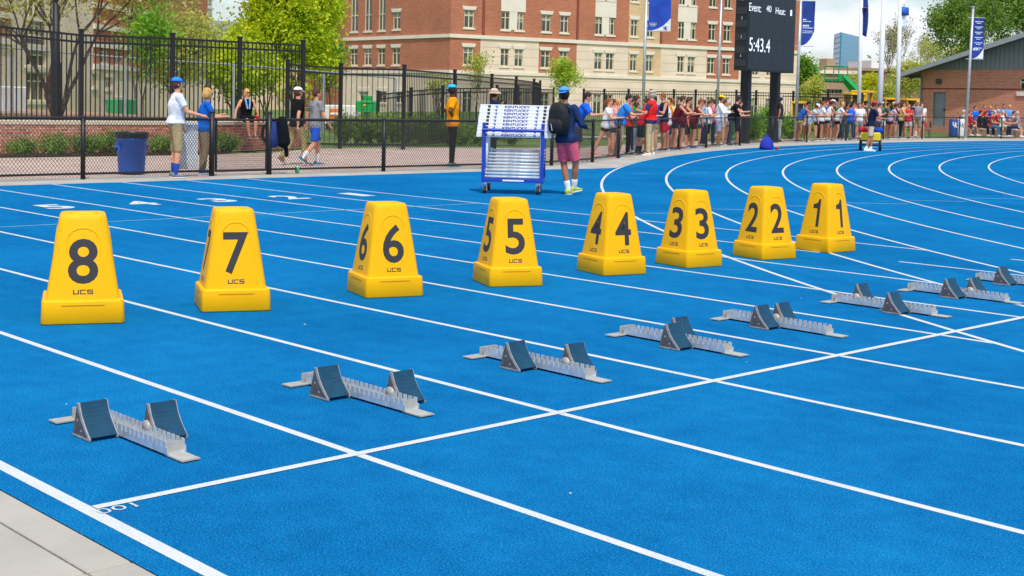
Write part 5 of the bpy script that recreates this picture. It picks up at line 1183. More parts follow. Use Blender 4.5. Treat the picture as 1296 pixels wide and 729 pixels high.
# ================================================================== SEATING ON THE RIGHT
def bench(label, x, D, ln, rows, rz):
    b = P2(x, D); o = empty('bench', label, 'bench', (b.x, b.y, .03), R(rz))
    for r_ in range(rows):
        z = .43 + .45 * r_; y = r_ * .75
        MB().bbox(-ln / 2, y - .14, z - .04, ln / 2, y + .14, z, .008).build('seat', ALU, o)
        if r_: MB().bbox(-ln / 2, y - .50, z - .42, ln / 2, y - .25, z - .38, .006).build('foot_board', ALU, o)
        for k in range(4):
            x_ = -ln / 2 + .25 + k * (ln - .5) / 3; m_ = MB(); m_.box(x_ - .025, y - .12, 0, x_ + .025, y - .08, z - .042); m_.box(x_ - .025, y + .08, 0, x_ + .025, y + .12, z - .042); m_.build('leg', GALV, o)
    return o
bench('small aluminium bleacher with two rows of seated spectators by the pavilion', 1252, 81.5, 3.6, 2, 48)
bench('aluminium bench at the right edge under the seated man in grey', 1291, 80.5, 1.6, 1, 48)
ub = mat('blue_barrel', hx('21489a'), .5)
b = P2(1208.5, 79); o = empty('barrel', 'blue barrel wrap with a white emblem left of the spectators', 'barrel', (b.x, b.y, 0)); m_ = MB(); m_.smooth = True; m_.rings([ring(.22, 0, 18), ring(.24, .1, 18), ring(.24, .95, 18), ring(.21, 1.0, 18)]); m_.build('barrel_body', ub, o)
T = frame(Vector((-fwd.x, -fwd.y, 0)).normalized() * .245 + Vector((0, 0, .68)), (rgt.x, rgt.y, 0), (0, 0, 1)); m_ = MB(); uk_logo(m_, T, .30); m_.build('emblem', WPR, o)
b = P2(1217.5, 79.3); o = empty('barrel', 'white barrel with grey emblem beside the blue one', 'barrel', (b.x, b.y, 0)); m_ = MB(); m_.smooth = True; m_.rings([ring(.22, 0, 18), ring(.24, .1, 18), ring(.24, .95, 18), ring(.21, 1.0, 18)]); m_.build('barrel_body', WHITEP, o); m_ = MB(); uk_logo(m_, T, .26); m_.build('emblem', mat('grey_print', (.3, .34, .4), .6), o)

# ================================================================== PEOPLE
SK = {'l': mat('light_skin', hx('d79a7c'), .6, scale=14, amt=.08, spec=.3), 't': mat('tanned_skin', hx('b97a58'), .6, scale=14, amt=.08, spec=.3), 'd': mat('dark_skin', hx('5a3626'), .55, scale=14, amt=.1, spec=.35)}
HAIR = {'br': mat('brown_hair', hx('4a2f20'), .7, scale=40, amt=.3, bump=.6), 'bk': mat('black_hair', hx('1d1716'), .6, scale=40, amt=.3, bump=.6), 'bl': mat('blonde_hair', hx('c99a58'), .7, scale=40, amt=.3, bump=.6), 'rd': mat('auburn_hair', hx('8a4a26'), .7, scale=40, amt=.3, bump=.6), 'gr': mat('grey_hair', hx('b4aea6'), .7, scale=40, amt=.2, bump=.6)}
def remesh(mb, name, m, parent, voxel, sm=3):
    me = bpy.data.meshes.new('tmp'); me.from_pydata(mb.v, [], mb.f); bm = bmesh.new(); bm.from_mesh(me); bmesh.ops.recalc_face_normals(bm, faces=bm.faces); bm.to_mesh(me); bm.free()
    o = bpy.data.objects.new('tmp', me); col.objects.link(o)
    r = o.modifiers.new('r', 'REMESH'); r.mode = 'VOXEL'; r.voxel_size = voxel; r.adaptivity = 0
    s = o.modifiers.new('s', 'SMOOTH'); s.factor = .5; s.iterations = sm
    dg = bpy.context.evaluated_depsgraph_get(); m2 = bpy.data.meshes.new_from_object(o.evaluated_get(dg)); bpy.data.objects.remove(o); bpy.data.meshes.remove(me)
    m2.name = name; m2.materials.clear(); m2.materials.append(m); m2.polygons.foreach_set('use_smooth', [True] * len(m2.polygons))
    return link(name, m2, parent)
POSE = {   # lean, (upper arm L, fore arm L), (upper R, fore R), (thigh L, shin L), (thigh R, shin R), head pitch, head turn
    'stand': (3, ((.05, .16, -1), (.2, .02, -1)), ((.05, -.16, -1), (.2, -.02, -1)), ((.02, .08, -1), (-.03, .02, -1)), ((-.03, -.08, -1), (-.04, -.02, -1)), 0, 0),
    'lean': (24, ((.66, .22, -.9), (.62, -.80, .05)), ((.74, -.18, -.85), (.80, .55, .08)), ((-.12, .10, -1), (-.16, .02, -1)), ((.10, -.10, -1), (-.22, -.02, -1)), 8, 5),
    'lean2': (34, ((.85, .15, -.7), (.95, -.5, -.05)), ((.85, -.15, -.7), (.95, .5, .0)), ((-.22, .10, -1), (-.10, .02, -1)), ((.12, -.12, -1), (-.30, .02, -1)), 20, 0),
    'bent': (62, ((.75, .1, -.65), (.9, -.4, .1)), ((.75, -.1, -.65), (.9, .4, .1)), ((-.1, .10, -1), (-.1, .02, -1)), ((.15, -.10, -1), (-.2, -.02, -1)), 40, 0),
    'hips': (-2, ((-.38, .55, -.8), (.30, -.75, -.38)), ((-.38, -.55, -.8), (.30, .75, -.38)), ((.04, .06, -1), (.0, .0, -1)), ((-.04, -.06, -1), (-.05, .0, -1)), 0, 5),
    'crossed': (-3, ((.35, .18, -1), (.75, -.75, .22)), ((.35, -.18, -1), (.75, .75, .10)), ((.03, .10, -1), (-.03, .02, -1)), ((-.02, -.10, -1), (-.05, -.02, -1)), 8, 0),
    'phone': (3, ((.30, .18, -1), (.80, -.55, .40)), ((.25, -.20, -1), (.75, .55, .45)), ((.02, .08, -1), (-.03, .02, -1)), ((-.03, -.08, -1), (-.04, -.02, -1)), 18, 0),
    'face': (3, ((.35, .18, -1), (.5, -.15, .95)), ((.30, -.18, -1), (.6, .65, .05)), ((.02, .08, -1), (-.03, .02, -1)), ((-.03, -.08, -1), (-.04, -.02, -1)), 0, 0),
    'walk': (4, ((-.35, .14, -1), (-.05, .05, -1)), ((.32, -.14, -1), (.65, -.0, -.85)), ((.38, .05, -1), (-.05, .0, -1)), ((-.20, -.05, -1), (-.75, -.02, -.75)), 3, 0),
    'walk2': (4, ((.30, .14, -1), (.62, .05, -.85)), ((-.32, -.14, -1), (-.05, -.0, -1)), ((-.18, .05, -1), (-.60, .0, -.85)), ((.34, -.05, -1), (.02, -.02, -1)), 0, 0),
    'prop': (5, ((-.55, .60, -.55), (-.78, .55, -.08)), ((.15, -.35, -1), (.85, .25, -.25)), ((.10, .06, -1), (.02, -.10, -1)), ((.24, .02, -1), (.16, .28, -1)), 4, 18),
    'rail': (3, ((.30, .15, -1), (.35, .10, -.95)), ((.45, -.15, -.85), (.92, -.05, -.22)), ((.02, .08, -1), (-.03, .02, -1)), ((.05, -.06, -1), (-.10, .02, -1)), 0, 0),
    'railw': (8, ((.42, .18, -.88), (.80, -.55, .22)), ((.50, -.15, -.85), (.88, .40, .05)), ((.02, .08, -1), (-.03, .02, -1)), ((.05, -.06, -1), (-.10, .02, -1)), 5, 0),
    'push': (10, ((.5, .15, -.85), (.95, -.05, -.1)), ((.5, -.15, -.85), (.95, .05, -.05)), ((.18, .06, -1), (-.05, .02, -1)), ((-.10, -.06, -1), (-.30, .02, -1)), 5, 0),
    'stride': (10, ((.5, .15, -.85), (.8, -.3, .1)), ((.5, -.15, -.85), (.8, .3, .1)), ((.22, .06, -1), (.05, .02, -1)), ((-.42, -.06, -1), (-.48, .02, -1)), 0, 0),
    'sit': (6, ((.35, .12, -.9), (.85, -.25, -.15)), ((.35, -.12, -.9), (.85, .25, -.15)), ((1, .14, -.06), (.05, .0, -1)), ((1, -.14, -.06), (.12, .0, -1)), 5, 0),
    'sitb': (52, ((.55, .10, -.8), (.6, -.45, -.2)), ((.55, -.10, -.8), (.6, .45, -.2)), ((1, .2, -.05), (-.05, .0, -1)), ((1, -.2, -.05), (.10, .0, -1)), 45, 0),
    'sitw': (4, ((-.05, .45, -.9), (.15, .2, -1)), ((-.05, -.45, -.9), (.15, -.2, -1)), ((1, .08, -.12), (.12, -.08, -1)), ((1, -.08, -.12), (.02, .12, -1)), 0, 12),
}
def V(*a): return Vector(a)
def person(label, loc, H, yaw, pose, top, bot, skin='l', hair='br', hairstyle='short', cap=None, shoes='e8e8e8', socks=None, sleeve=.5, leg=.5, topcut='tee', near=False, seat=None, extra=(), group='spectators along the track fence', socklen=.35, fat=1.0, mirror=False, vest=None, capback=False):
    lean, aL, aR, lL, lR, hp, ht_ = POSE[pose]; s = H / 1.76; vx = .013 if near else .024
    if mirror: fl = lambda t: tuple((q[0], -q[1], q[2]) for q in t); aL, aR, lL, lR = fl(aR), fl(aL), fl(lR), fl(lL); ht_ = -ht_
    o = empty('person', label, 'person', loc, yaw, group); la = R(lean)
    n_ = lambda v: Vector(v).normalized()
    TH, SH_, UA, FA = .43 * s, .42 * s, .285 * s, .25 * s
    pel = V(0, 0, 0); hipL, hipR = V(0, .088 * s, -.02 * s), V(0, -.088 * s, -.02 * s)
    kL = hipL + n_(lL[0]) * TH; fL = kL + n_(lL[1]) * SH_; kR = hipR + n_(lR[0]) * TH; fR = kR + n_(lR[1]) * SH_
    z0 = min(fL.z, fR.z) - .075 * s
    base = -z0 if seat is None else seat + .115 * s
    up = V(0, 0, base); sh = lambda p: p + up
    pel, hipL, hipR, kL, fL, kR, fR = map(sh, (pel, hipL, hipR, kL, fL, kR, fR))
    ax_ = V(math.sin(la), 0, math.cos(la)); fw_ = V(math.cos(la), 0, -math.sin(la)); yy = V(0, 1, 0)
    ws = pel + V(math.sin(la * .4), 0, math.cos(la * .4)) * .14 * s; ch = ws + ax_ * .22 * s; nk = ch + ax_ * .17 * s
    shL, shR = ch + ax_ * .10 * s + yy * .175 * s * (.5 + fat / 2), ch + ax_ * .10 * s - yy * .175 * s * (.5 + fat / 2)
    eL = shL + n_(aL[0]) * UA; wL = eL + n_(aL[1]) * FA; eR = shR + n_(aR[0]) * UA; wR = eR + n_(aR[1]) * FA
    hd_dir = V(math.sin(la * .35 + R(hp) * .5), 0, math.cos(la * .35 + R(hp) * .5)); hc = nk + hd_dir * .165 * s
    hrot = Matrix.Rotation(R(ht_), 3, 'Z') @ Matrix.Rotation(R(hp) + la * .35, 3, 'Y')
    hp_ = lambda x, y, z: hc + hrot @ V(x * s, y * s, z * s)
    def ring_(c, ax, rx, ry, n=14):
        u = n_(ax); f_ = n_(V(1, 0, 0) - u * u.x); l_ = u.cross(f_)
        return [c + f_ * rx * math.cos(2 * math.pi * i / n) + l_ * ry * math.sin(2 * math.pi * i / n) for i in range(n)]
    def torso(mb, g=0., low=-.11, high=None, flare=1.0):
        rs = []
        ft_ = .5 + fat / 2
        for t, rx, ry in ((low, .105, .155 * flare), (0, .118 * fat, .168), (.5, .105 * fat * (1.06 if fat > 1 else 1), .145 * ft_), (1.0, .102 * ft_, .150 * ft_)):
            c = pel.lerp(ws, t) if t >= 0 else pel + V(0, 0, t * s); rs.append(ring_(c, ws - pel if t > 0 else V(0, 0, 1), (rx + g + (.018 if g > 0 and t <= 0 else 0)) * s, (ry + g + (.018 if g > 0 and t <= 0 else 0)) * s))
        for t, rx, ry in ((.35, .112, .162), (.75, .122, .178), (1.0, .118, .182)):
            rs.append(ring_(ws.lerp(ch, t), ax_, (rx * ft_ + g) * s, (ry * ft_ + g) * s))
        rs.append(ring_(ch + ax_ * .07 * s, ax_, (.108 + g) * s, (.185 + g) * s)); rs.append(ring_(ch + ax_ * .125 * s, ax_, (.08 + g) * s, (.14 + g) * s)); rs.append(ring_(ch + ax_ * (.155 + g) * s, ax_, (.055 + g) * s, (.068 + g) * s))
        mb.rings(rs)
    # ---- body: one continuous skin surface
    b = MB(); torso(b, -.004); b.cap(nk - ax_ * .05 * s, hc - hrot @ V(.0, 0, .06 * s), .058 * s, .05 * s)
    b.ell(hc, (.092 * s, .076 * s, .112 * s), 16, 11, None, hrot); b.ell(hp_(.028, 0, -.062), (.058 * s, .052 * s, .050 * s), 12, 8, None, hrot)
    b.ell(hp_(.090, 0, -.015), (.020 * s, .012 * s, .022 * s), 8, 6, None, hrot); b.ell(hp_(.082, 0, -.055), (.014 * s, .022 * s, .008 * s), 8, 6, None, hrot)
    for q in (-1, 1): b.ell(hp_(-.005, q * .079, -.01), (.018 * s, .010 * s, .030 * s), 8, 6, None, hrot); b.ell(hp_(.074, q * .030, .020), (.016 * s, .020 * s, .010 * s), 8, 5, None, hrot)
    for a, e, w_, q in ((shL, eL, wL, 1), (shR, eR, wR, -1)):
        b.cap(a, e, .052 * s, .040 * s); b.cap(e, w_, .041 * s, .027 * s); d = n_(w_ - e); sd_ = d.cross(V(0, 0, 1)); sd_ = sd_.normalized() if sd_.length > .1 else V(0, 1, 0); nn = sd_.cross(d)
        pc = w_ + d * .045 * s; b.cap(w_, pc + d * .02 * s, .025 * s, .031 * s, 10)
        for k, (off_, ln_) in enumerate(((-.027, .062), (-.009, .074), (.009, .070), (.027, .054))):
            r0 = .0085 * s if near else .0125 * s; a0 = pc + sd_ * off_ * s + d * .03 * s; m0 = a0 + d * ln_ * .5 * s - nn * .006 * s; m1 = m0 + (d - nn * .55).normalized() * ln_ * .5 * s
            b.cap(a0, m0, r0, r0 * .95, 6); b.cap(m0, m1, r0 * .95, r0 * .8, 6)
        b.cap(pc - d * .015 * s - sd_ * .022 * s, pc + d * .035 * s - sd_ * .055 * s - nn * .01 * s, .012 * s, .010 * s, 6)
    for h_, k_, f_ in ((hipL, kL, fL), (hipR, kR, fR)):
        b.cap(h_, k_, .088 * s, .056 * s); b.cap(k_, k_.lerp(f_, .35), .055 * s, .058 * s); b.cap(k_.lerp(f_, .35), f_, .058 * s, .036 * s)
        b.cap(f_, f_ + V(.09 * s, 0, -.035 * s), .034 * s, .028 * s)
    body = remesh(b, 'body', SK[skin], o, vx)
    for q in (-1, 1):
        e_ = MB(); e_.smooth = True; e_.ell(hp_(.083, q * .030, .008), (.008 * s, .012 * s, .007 * s), 8, 6, None, hrot); e_.build('eye', mat('dark_eye', (.02, .015, .012), .3), body)
    mo = MB(); mo.ell(hp_(.0935, 0, -.056), (.004 * s, .020 * s, .0045 * s), 8, 5, None, hrot); mo.build('mouth', mat('lips', hx('9a4a42'), .6), body)
    # ---- hair and hats
    if hair:
        h_ = MB(); h_.ell(hp_(-.016, 0, .020 if not cap else .0), (.096 * s, .086 * s, (.108 if not cap else .10) * s), 16, 11, None, hrot); 
        if hairstyle in ('short', 'bun', 'pony'): h_.ell(hp_(-.035, 0, -.01), (.074 * s, .080 * s, .075 * s), 12, 8, None, hrot)
        if hairstyle == 'long': h_.cap(hp_(-.055, 0, .0), hp_(-.075, 0, -.20), .082 * s, .06 * s); h_.ell(hp_(-.03, .0, -.05), (.075 * s, .092 * s, .10 * s), 12, 8, None, hrot)
        if hairstyle == 'bob': h_.ell(hp_(-.025, 0, -.03), (.09 * s, .105 * s, .11 * s), 14, 9, None, hrot)
        if hairstyle == 'pony': h_.cap(hp_(-.10, 0, .03), hp_(-.15, 0, -.02), .03 * s, .032 * s); h_.cap(hp_(-.15, 0, -.02), hp_(-.14, 0, -.17), .03 * s, .012 * s)
        if hairstyle == 'bun': h_.ell(hp_(-.05, 0, .125), (.045 * s, .045 * s, .04 * s), 10, 7, None, hrot)
        remesh(h_, 'hair', HAIR[hair], body, vx * .8, 2)
    if cap:
        cm = cloth(cap[1]); c_ = MB(); c_.smooth = True; rs = []
        sg = -1 if capback else 1
        for k in range(6): t = math.pi / 2 * k / 6; rs.append([hp_(-.016 + .106 * math.cos(t) * math.cos(2 * math.pi * i / 16), .092 * math.cos(t) * math.sin(2 * math.pi * i / 16), .048 + .078 * math.sin(t) - .014 * math.cos(2 * math.pi * i / 16) * 0) for i in range(16)])
        c_.rings(rs); cp = c_.build('hat' if cap[0] == 'bucket' else 'cap', cm, o)
        if cap[0] == 'bucket':
            q = MB(); q.smooth = True; q.rings([[hp_(r_ * 1.08 * math.cos(2 * math.pi * i / 18), r_ * math.sin(2 * math.pi * i / 18), z) for i in range(18)] for r_, z in ((.105, .045), (.155, .0), (.152, -.006), (.10, .035))], cap=False); q.build('brim', cm, cp)
        elif cap[0] == 'beanie': pass
        else:
            q = MB(); q.smooth = True; pts = [(.07, -.072), (.12, -.07), (.165, -.045), (.18, 0), (.165, .045), (.12, .07), (.07, .072)]
            q.rings([[hp_(sg * x - .012, y, .045 - .018 * (x > .1) - .008 * (x > .15)) for x, y in pts], [hp_(sg * x - .012, y, .037 - .018 * (x > .1) - .008 * (x > .15)) for x, y in pts]]); q.build('peak', cm, cp)
    if 'shades' in extra: q = MB(); q.rings([[hp_(.098, y, z) for y, z in ((-.06, .024), (.06, .024), (.055, -.006), (-.055, -.006))], [hp_(.085, y, z) for y, z in ((-.07, .024), (.07, .024), (.06, -.006), (-.06, -.006))]]); q.build('sunglasses', DBLACK, o)
    # ---- top
    if top:
        t_ = MB(); torso(t_, .014, low=-.085 if topcut != 'tucked' else -.001, flare=1.05)
        if topcut != 'tank':
            for a, e, w_ in ((shL, eL, wL), (shR, eR, wR)):
                if sleeve <= 1: m_ = a.lerp(e, sleeve); t_.cap(a - (e - a) * .05, m_, .072 * s, (.062 if sleeve < .9 else .055) * s, 12, s2=False)
                else: t_.cap(a, e, .070 * s, .055 * s); t_.cap(e, w_, .055 * s, .040 * s, 12, s2=False)
        tm = cloth(top); tp_ = remesh(t_, {'tank': 'vest', 'tee': 'shirt', 'tucked': 'shirt', 'hood': 'hoodie'}[topcut], tm, o, vx, 2)
        if near or topcut == 'polo':
            q = MB(); q.smooth = True; q.rings([ring_(nk - ax_ * .035 * s, ax_, .075 * s, .08 * s), ring_(nk + ax_ * .012 * s, ax_, .066 * s, .07 * s), ring_(nk + ax_ * .008 * s, ax_, .058 * s, .062 * s)], cap=False); q.build('collar', tm, tp_)
    if vest:
        t_ = MB(); torso(t_, .026, low=.25); t_.cap(shL - yy * .03 * s, shL, .075 * s, .082 * s); t_.cap(shR + yy * .03 * s, shR, .075 * s, .082 * s); remesh(t_, 'waistcoat', cloth(vest), o, vx, 2)
    # ---- bottom
    if bot:
        p_ = MB(); rs = [ring_(pel + V(0, 0, (.10 if topcut == 'tucked' else .06) * s), V(0, 0, 1), .112 * s * (.5 + fat / 2), .152 * s), ring_(pel, V(0, 0, 1), .126 * s * (.5 + fat / 2), .176 * s), ring_(pel - V(0, 0, .10 * s), V(0, 0, 1), .110 * s, .168 * s)]; p_.rings(rs)
        for h_, k_, f_ in ((hipL, kL, fL), (hipR, kR, fR)):
            if leg <= 1: m_ = h_.lerp(k_, leg); r1 = (.098 - .012 * leg) * s; p_.cap(h_, m_, .100 * s, r1, 14, s2=False)
            elif leg < 1.5: m_ = k_.lerp(f_, (leg - 1)); p_.cap(h_, k_, .100 * s, .078 * s, 14); p_.cap(k_, m_, .078 * s, .076 * s, 14, s2=False)
            else: p_.cap(h_, k_, .098 * s, .070 * s, 14); p_.cap(k_, k_.lerp(f_, .96), .070 * s, (.060 if leg < 2.5 else .045) * s, 14, s2=False)
        if leg == 0: pass
        remesh(p_, 'trousers' if leg > 1.5 else 'shorts', cloth(bot), o, vx, 2)
    if 'skirt' in extra:
        q = MB(); q.smooth = True; q.rings([ring_(pel + V(0, 0, .1 * s), V(0, 0, 1), .125 * s, .16 * s), ring_(pel.lerp((kL + kR) / 2, .5), V(0, 0, 1), .15 * s, .20 * s), ring_(pel.lerp((kL + kR) / 2, .85), V(0, 0, 1), .16 * s, .21 * s)]); q.build('skirt', cloth(bot), o)
    # ---- socks and shoes
    for h_, k_, f_ in ((hipL, kL, fL), (hipR, kR, fR)):
        d = n_(f_ - k_); fd = n_(V(1, 0, 0) + V(0, (.12 if k_.y > 0 else -.12), 0)) if d.z < -.85 else n_(V(1, 0, d.x * 1.1) if d.z < 0 else V(1, 0, 0))
        if socks: q = MB(); q.smooth = True; q.cap(k_.lerp(f_, 1 - socklen), f_ + V(0, 0, -.02 * s), .050 * s + .010 * s * socklen, .042 * s, 12); q.build('sock', cloth(socks), o)
        pr = fd.cross(V(0, 0, 1)).normalized(); u3 = pr.cross(fd).normalized()
        if u3.z < 0: u3 = -u3
        bp_ = f_ - V(0, 0, 1) * .0
        sm_ = MB(); rs = []
        for x, w_, h0, h1 in ((-.075, .022, -.060, -.01), (-.06, .036, -.072, .02), (-.01, .040, -.075, .030), (.05, .042, -.075, .0), (.11, .046, -.075, -.025), (.16, .040, -.074, -.038), (.185, .022, -.068, -.048)):
            c = bp_ + fd * x * s; rs.append([c + pr * w_ * s * math.cos(t) + u3 * s * ((h0 + h1) / 2 + (h1 - h0) / 2 * math.sin(t)) for t in [2 * math.pi * i / 10 for i in range(10)]])
        sm_.smooth = True; sm_.rings(rs); so_ = sm_.build('shoe', mat('shoe_' + shoes, shoes, .6, scale=20, amt=.2), o)
        so2 = MB(); so2.rings([[bp_ + fd * x * s + pr * w_ * s + u3 * z * s for x, w_ in ((-.08, -.03), (.0, -.045), (.12, -.05), (.19, -.015), (.19, .015), (.12, .05), (.0, .045), (-.08, .03))] for z in (-.080, -.066)]); so2.build('sole', WHITEP if shoes not in ('202020',) else DBLACK, so_)
    return o, dict(pel=pel, ch=ch, nk=nk, hc=hc, shL=shL, shR=shR, ax=ax_, s=s, wL=wL, wR=wR, kL=kL, kR=kR)

AZR = math.atan2(rgt.y, rgt.x)                     # world angle of "facing right in the photo" (about the picture centre)
def facing(x, a):                                  # a: 0 right, 90 away, 180 left, 270 to the camera
    return bearing(x) - math.pi / 2 + R(a)
def seg_hit(x):                                    # where the view ray in column x meets the fence
    d = ray(x, 160); best = None
    for a, b in zip(fence_pts, fence_pts[1:]):
        e = Vector(b) - Vector(a); den = d.x * e.y - d.y * e.x
        if abs(den) < 1e-9: continue
        t = ((a[0] - CX) * e.y - (a[1] - CY) * e.x) / den; u = ((a[0] - CX) * d.y - (a[1] - CY) * d.x) / den
        if 0 <= u <= 1 and t > 0 and (best is None or t < best): best = t
    return best
GRP = 'spectators and athletes standing along the outside of the track fence'
def crowd(x, back, ytop, a, pose, label, top, bot, **k):
    k['fat'] = k.get('fat', 1.0) * 1.14; ytop -= 1.0
    D = seg_hit(x) + back; p = P2(x, D); z = zat(x, ytop, D); f_ = {'lean': .955, 'lean2': .90, 'bent': .74}.get(pose, 1)
    return person(label, (p.x, p.y, 0), min(2.0, z / f_), facing(x, a), pose, top, bot, group=GRP, **k)
# --- near the left fence
p = G(222, 224.5); Dn = math.hypot(p.x - CX, p.y - CY)
person('man in white polo, khaki shorts and blue cap resting a hand on the fence', (p.x, p.y, 0), zat(224, 97.5, Dn), facing(222, 12), 'rail', 'dfe3ec', 'a3916c', cap=('cap', '2b7fe0'), hair='br', socks='2a4a9a', socklen=.38, shoes='6a7884', leg=1.02, sleeve=.62, near=True, fat=1.32, topcut='tucked', group='people near the left gate')
def at_h(x, D, ytop): return P2(x, D), zat(x, ytop, D)
b_, h_ = at_h(258, 25.3 + .35, 110.5)
person('blonde woman in blue polo and khaki trousers leaning her arms on the fence', (b_.x, b_.y, 0), h_, facing(258, 8), 'railw', '1560c4', '8d7c66', hair='bl', hairstyle='bob', skin='l', shoes='2a62b8', leg=2, sleeve=.6, near=True, fat=1.1, extra=('shades',), group='people near the left gate')
b_ = Vector((-25.45, G(312, 190).y + .3)); D = (b_ - Vector((CX, CY))).length; b_ = P2(312, D)
o, J = person('woman in black sleeveless dress, blue scarf and sunglasses sitting on the low wall', (b_.x, b_.y, 0), 1.66, facing(312, 290), 'sitw', '121215', '141416', hair='bl', hairstyle='long', seat=.78, topcut='tank', leg=.95, skin='l', shoes='7a5a48', extra=('shades',), group='people near the left gate')
q = MB(); q.smooth = True
for sgn in (-1, 1): q.cap(J['nk'] + Vector((.06, sgn * .06, -.02)), J['ch'] + Vector((.14, sgn * .03, -.10)), .028, .022)
q.build('scarf', cloth('7fa4d0'), o)
rb_ = P2(324, D + .1); o2 = empty('handbag', 'small red handbag on the low wall beside the seated woman', 'bag', (rb_.x, rb_.y, .775)); MB().bbox(-.12, -.06, 0, .12, .06, .17, .03).build('bag_body', cloth('b8223a'), o2); MB().tube((-.08, 0, .17), (.08, 0, .24), .01).build('strap', cloth('b8223a'), o2)
for x, D, yt, a, ps, lb, t_, bt_, kw in ((376, 29.4, 108.5, 25, 'walk2', 'walking man in black polo shirt, khaki trousers and white cap', '15181c', 'a39063', dict(cap=('cap', 'e4e8f0'), hair='br', leg=2, shoes='7a6c5a', sleeve=.65, fat=1.08)),
                                         (399, 29.2, 110, 30, 'walk', 'walking man in grey t shirt with lettering on the back and bright blue shorts', '85898c', '1f55cf', dict(hair='br', leg=.85, shoes='2f7aa8', socks='f0f0f0', socklen=.4, sleeve=.6, fat=1.05))):
    b_, h_ = at_h(x, D, yt); o, J = person(lb, (b_.x, b_.y, 0), h_, facing(x, a), ps, t_, bt_, near=True, group='two men walking along the plaza', **kw)
    if x == 399:
        m_ = MB(); T = frame(J['ch'] + Vector((-.150, 0, .04)) * J['s'], (0, -1, 0), (0, 0, 1))
        for i, w_ in enumerate((.20, .22, .21)): m_.add([T @ Vector(v_) for v_ in ((-w_ / 2, -.045 * i, 0), (w_ / 2, -.045 * i, 0), (w_ / 2, -.045 * i + .018, 0), (-w_ / 2, -.045 * i + .018, 0))], [(0, 1, 2, 3)])
        m_.build('shirt_print', cloth('4a5260'), o)
b_, h_ = at_h(574, 29.6, 106.5)
person('man in orange t shirt, black trousers and light blue backwards cap, hands on hips', (b_.x, b_.y, 0), h_, facing(574, 8), 'hips', 'f0970a', '141318', skin='d', hair='bk', cap=('cap', '2fa8d8'), capback=True, leg=3, shoes='2a8a92', sleeve=.75, near=True, fat=1.1, group='people behind the hurdle trolley')
b_, h_ = at_h(625, 30.6, 111.5)
person('person in a tan bucket hat and navy shirt standing behind the hurdle trolley', (b_.x, b_.y, 0), h_, facing(625, 15), 'face', '1c2c4c', '17171b', skin='t', hair='bk', cap=('bucket', 'c2ab90'), leg=2, sleeve=.6, near=True, group='people behind the hurdle trolley')
p = G(722, 246.5); Dn = math.hypot(p.x - CX, p.y - CY)
o, J = person('young man with black backpack, red shorts and backwards cap leaning on the trolley', (p.x, p.y, 0), zat(712, 108.5, Dn), facing(722, 56), 'prop', '22365e', 'e0607a', skin='t', hair='bk', cap=('cap', '4f93d8'), capback=True, socks='f2f2f2', socklen=.30, shoes='b8c84a', leg=.88, sleeve=2, near=True, group='people behind the hurdle trolley')
backpack('backpack', '', (0, 0, 0), 0, mat('black_pack_cloth', (.012, .013, .015), .7, scale=8, amt=.3, bump=.8), .50, .34, .20, parent=o)
o.rotation_euler[0] = R(-3); o.rotation_euler[1] = R(-6)
for c in o.children:
    if c.name.startswith('backpack'): c.location = J['ch'] + Vector((-.205, 0, -.28)) * J['s']; c.rotation_euler = (R(5), R(6), R(-90))
b_, h_ = at_h(733, 33.4, 120)
person('boy in a bright blue hooded top with dark hair leaning his forearms on the fence', (b_.x, b_.y, 0), h_ / .93, facing(741, 355), 'lean', '1f62d8', '1d2a52', hair='bk', leg=1.0, sleeve=.8, near=True, socks='f0f0f0', group=GRP)
# --- the long row behind the fence
S = crowd
S(768, 1.4, 124, 350, 'stride', 'woman with a tied white t shirt, maroon shorts and orange shoes stepping along the fence', 'e4e6ea', '4a1a26', hair='rd', hairstyle='pony', leg=.35, shoes='f0501c', sleeve=.5)
S(786, .35, 121, 355, 'lean', 'dark haired man in bright blue t shirt and khaki trousers leaning on the fence', '2a86dc', '9c8a72', hair='bk', leg=2, sleeve=.7, skin='l', fat=1.1, shoes='4a6fa8')
S(797, 1.1, 125, 0, 'phone', 'dark haired person in a red and yellow top with black trousers, half hidden', 'c43a2a', '1a1a20', hair='bk', leg=2, shoes='303038')
S(806, 2.0, 121, 10, 'stand', 'man in a bright green t shirt carrying a grey backpack', '22b05c', '6a86a0', hair='br', leg=2)
S(806.5, 1.55, 130, 10, 'stand', 'child in grey and pale blue clothes behind the boy in red', '4a5a60', '9ab4c8', hair='br', leg=2)
S(813, .55, 125.5, 5, 'lean', 'brown haired boy in a red t shirt and dark green shorts at the fence', 'cc2a34', '2a4440', hair='br', leg=.95, sleeve=.7, shoes='5a6068', socks='3a4048')
p = G(822, 197); Dn = math.hypot(p.x - CX, p.y - CY)
person('race official in red waistcoat, khaki trousers and tan cap standing inside the fence', (p.x, p.y, 0), zat(822, 114, Dn), facing(822, 165), 'crossed', '343a66', 'b9a884', cap=('cap', 'b8a489'), hair='gr', leg=2.2, shoes='e8e4dc', sleeve=.7, fat=1.25, vest='e02a28', near=True, group='officials on the track')
S(824, 2.4, 115.5, 20, 'stand', 'tall brown haired person mostly hidden behind the official in red', '7a3a3a', '3a3a46', hair='br', leg=2)
S(841, 1.1, 118.5, 200, 'phone', 'auburn haired athlete in navy singlet and bright red shorts', '1c2848', 'c8253a', hair='rd', leg=.85, topcut='tank', skin='l', shoes='303038')
S(848, 1.7, 124, 180, 'stand', 'person in an orange and yellow top behind the athletes', 'e08a20', '2a4a8a', hair='br', leg=1.0)
